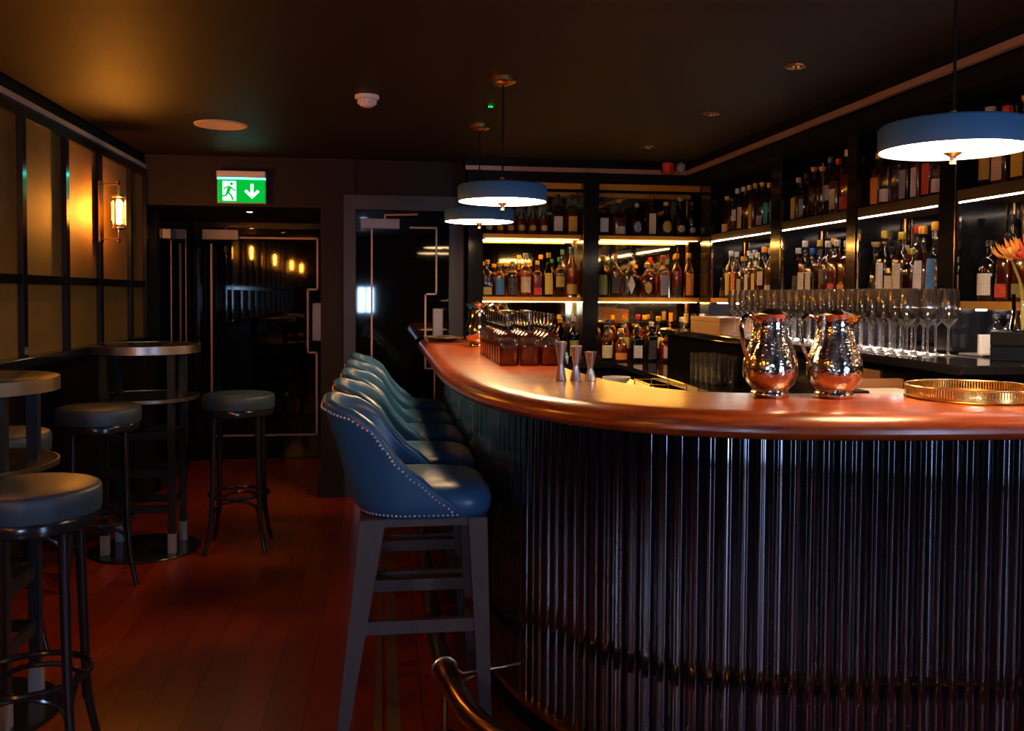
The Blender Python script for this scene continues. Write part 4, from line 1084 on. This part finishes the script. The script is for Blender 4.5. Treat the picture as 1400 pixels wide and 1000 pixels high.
# service shelf behind the bar front with a tray of menus
t = thing('service_shelf', 'steel service shelf behind the bar front', 'shelf', (0, 0, 0))
MB().lo(1.42, 1.80, 2.70, 2.96, 1.030, 1.045).build('shelf_board', M['steel'], t, 0)
MB().bar((1.46, 2.92, 0), (1.46, 2.92, 1.03), .03).bar((1.78, 2.92, 0), (1.78, 2.92, 1.03), .03).build('upright', M['matblack'], t, 0)
MB().lo(1.50, 1.56, 2.74, 2.92, 1.045, 1.095, .003).build('bar_caddy', M['matblack'], smooth=0)
tag(bpy.data.objects['bar_caddy'], 'black caddy box behind the bar beside the paper stack', 'caddy')
o = MB().lo(1.58, 1.76, 2.74, 2.92, 1.045, 1.085, .003).build('paper_stack', M['paper'], smooth=0); tag(o, 'stack of white paper menus behind the bar left of the brass tray', 'paper')
o = MB().lo(1.565, 1.79, 2.925, 2.955, 1.045, 1.115, .002).build('wooden_divider', M['woodbox'], smooth=0); tag(o, 'thin tan wooden board standing behind the paper stack', 'board')

# ------------------------------------------------------------------ wine glasses
wg = MB()
wg.lathe([(0, 0), (.036, 0), (.037, .0015), (.030, .003), (.008, .006), (.0038, .012), (.0034, .060), (.0036, .098), (.006, .108), (.018, .120), (.031, .138), (.0375, .160), (.0385, .182), (.036, .215), (.0325, .250), (.0318, .250), (.0352, .214), (.0376, .182), (.0365, .160), (.030, .139), (.017, .1225), (.004, .114), (0, .113)], 20)
wg.mi = [1 if max(wg.v[i][2] for i in f) < .150 else 0 for f in wg.f]  # stem and lower bowl get the glass with more painted gleam
wme = wg.mesh('wine_glass', [M['wineglass'], M['stemglass']], 60)
for j in range(3):
    for i in range(22):
        o = bpy.data.objects.new('wine_glass', wme); COL.objects.link(o)
        o.location = (1.905+j*.083, 3.10+i*.079, 1.182)
        tag(o, 'empty wine glass, %s row on the ledge, %s from the near end' % (['front', 'middle', 'rear'][j], ORD[i]), 'glass', 'wine glasses on the stone ledge')
# tumblers
tm = MB().lathe([(0, 0), (.030, 0), (.031, .002), (.033, .145), (.0315, .145), (.029, .008), (0, .006)], 18).mesh('highball_glass', M['highball'], 60)
n_ = 0
for j in range(2):
    for i in range(5):
        o = bpy.data.objects.new('highball_glass', tm); COL.objects.link(o); o.location = (1.66+j*.075, 4.36+i*.078, .95)
        tag(o, 'tall straight highball glass on the low counter, %s row, %s from the viewer' % (['left', 'right'][j], ORD[i]), 'glass', 'highball glasses on the side counter')
# wooden box
t = thing('wooden_box', 'tan wooden box with lid at the far end of the stone ledge', 'box', (1.95, 5.05, 1.182))
MB().lo(-.11, .11, -.24, .24, 0, .070, .002).build('body', M['woodbox'], t, 0)
MB().lo(-.112, .112, -.242, .242, .072, .095, .002).build('lid', M['woodbox'], t, 0)
# till box, card
t = thing('cash_drawer', 'black box with lid at the near end of the ledge, right edge', 'box', (2.215, 2.86, 1.182), -.62)
MB().lo(-.12, .12, -.09, .09, 0, .050, .003).build('body', M['black'], t, 0)
MB().lo(-.12, .12, -.09, .09, .052, .100, .003).build('lid', M['matblack'], t, 0)
o = MB().lo(2.16, 2.26, 3.03, 3.17, 1.182, 1.190, .002).build('card_tray', M['steel'], smooth=0); tag(o, 'small flat tray under the white card on the ledge', 'tray')
o = MB().lo(2.185, 2.232, 3.085, 3.095, 1.190, 1.262, .001).build('table_card', M['paper'], smooth=0); tag(o, 'blank white card standing on a tray behind the black box', 'card')
# bowl and wire rack on the work table
t = tag(MB().lathe([(0, 0), (.035, 0), (.04, .004), (.075, .040), (.078, .050), (.074, .050), (.037, .008), (0, .006)], 28).build('mixing_bowl', M['greyplastic'], loc=(1.27, 4.86, .90)), 'small grey bowl on the work table behind the bar', 'bowl')
rk = MB()
for z in (.0035, .07):
    rk.tube([(-.09, -.14, z), (.09, -.14, z), (.09, .14, z), (-.09, .14, z)], .0035, 6, closed=True)
for (x, y) in ((-.09, -.14), (.09, -.14), (.09, .14), (-.09, .14), (0, -.14), (0, .14)): rk.tube([(x, y, .0), (x, y, .07)], .003, 6)
o = rk.build('wire_rack', M['brass'], loc=(1.36, 4.36, .90)); tag(o, 'low brass wire rack on the work table behind the bar', 'rack')

# ------------------------------------------------------------------ flowers
VX, VY, VZ = 2.165, 2.83, 1.282
t = thing('flower_vase', 'glass vase standing on the black box at the right edge', 'vase', (VX, VY, VZ))
MB().lathe([(0, 0), (.04, 0), (.043, .003), (.033, .06), (.036, .13), (.034, .13), (.030, .06), (.038, .008), (0, .006)], 24).build('body', M['glass'], t)
def bloom(name, label, head, r, petals, mat, mat2, tilt):
    f = thing(name, label, 'flower', (VX, VY, VZ+.10))
    hx, hy, hz = head; 
    P = spline3([(0, 0, -.09), (hx*.15, hy*.15, hz*.3), (hx*.6, hy*.6, hz*.72), (hx, hy, hz)], 6)
    MB().tube(P, .0042, 8).build('stem', M['stem'], f)
    hd = MB().sphere((hx, hy, hz+r*.25), r*.55, 14, 8, (1, 1, 1.1)).build('flower_head', mat2, f)
    q = MB(); T = Matrix.Rotation(tilt, 3, 'Y')
    for ring, (cnt, ln, sp) in enumerate(petals):
        for k in range(cnt):
            a = 2*PI*(k+.5*ring)/cnt
            pts = []
            base = Vector((.35*r*math.cos(a), .35*r*math.sin(a), 0))
            tip = Vector((sp*r*math.cos(a), sp*r*math.sin(a), ln*r))
            mid = (base+tip)/2+Vector((.30*r*math.cos(a), .30*r*math.sin(a), 0))
            pp = [T @ v+Vector((hx, hy, hz)) for v in (base, mid, tip)]
            q.tube(spline3(pp, 3), [r*.10, r*.15, r*.19, r*.18, r*.14, r*.08, r*.015][:len(spline3(pp, 3))], 6, flat=(1, .45))
    q.build('petals', mat, f)
bloom('protea_flower', 'orange and yellow flower bud left of the red protea', (-.105, -.07, .155), .038, [(8, 1.5, 1.0), (7, 1.2, 1.15)], M['orangepet'], M['yellowpet'], -.5)
bloom('protea_flower', 'large red protea bloom at the right frame edge', (-.035, -.085, .150), .050, [(12, 1.6, 1.0), (12, 1.3, 1.35), (10, 1.0, 1.6)], M['orchrepet'], M['orangepet'], -.35)
bloom('protea_flower', 'small yellow bud above the red protea', (.0, -.08, .23), .026, [(7, 1.5, .9)], M['yellowpet'], M['orangepet'], .1)

# ------------------------------------------------------------------ light
w = bpy.data.worlds.new('World'); SC.world = w; w.use_nodes = True
w.node_tree.nodes['Background'].inputs[0].default_value = (.30, .45, 1, 1); w.node_tree.nodes['Background'].inputs[1].default_value = .0
SC.view_settings.view_transform = 'Standard'; SC.view_settings.look = 'None'
SC.view_settings.exposure = 0.0; SC.view_settings.gamma = 1.0; SC.view_settings.use_curve_mapping = False
try:
    SC.cycles.transparent_max_bounces = 24
except Exception: pass
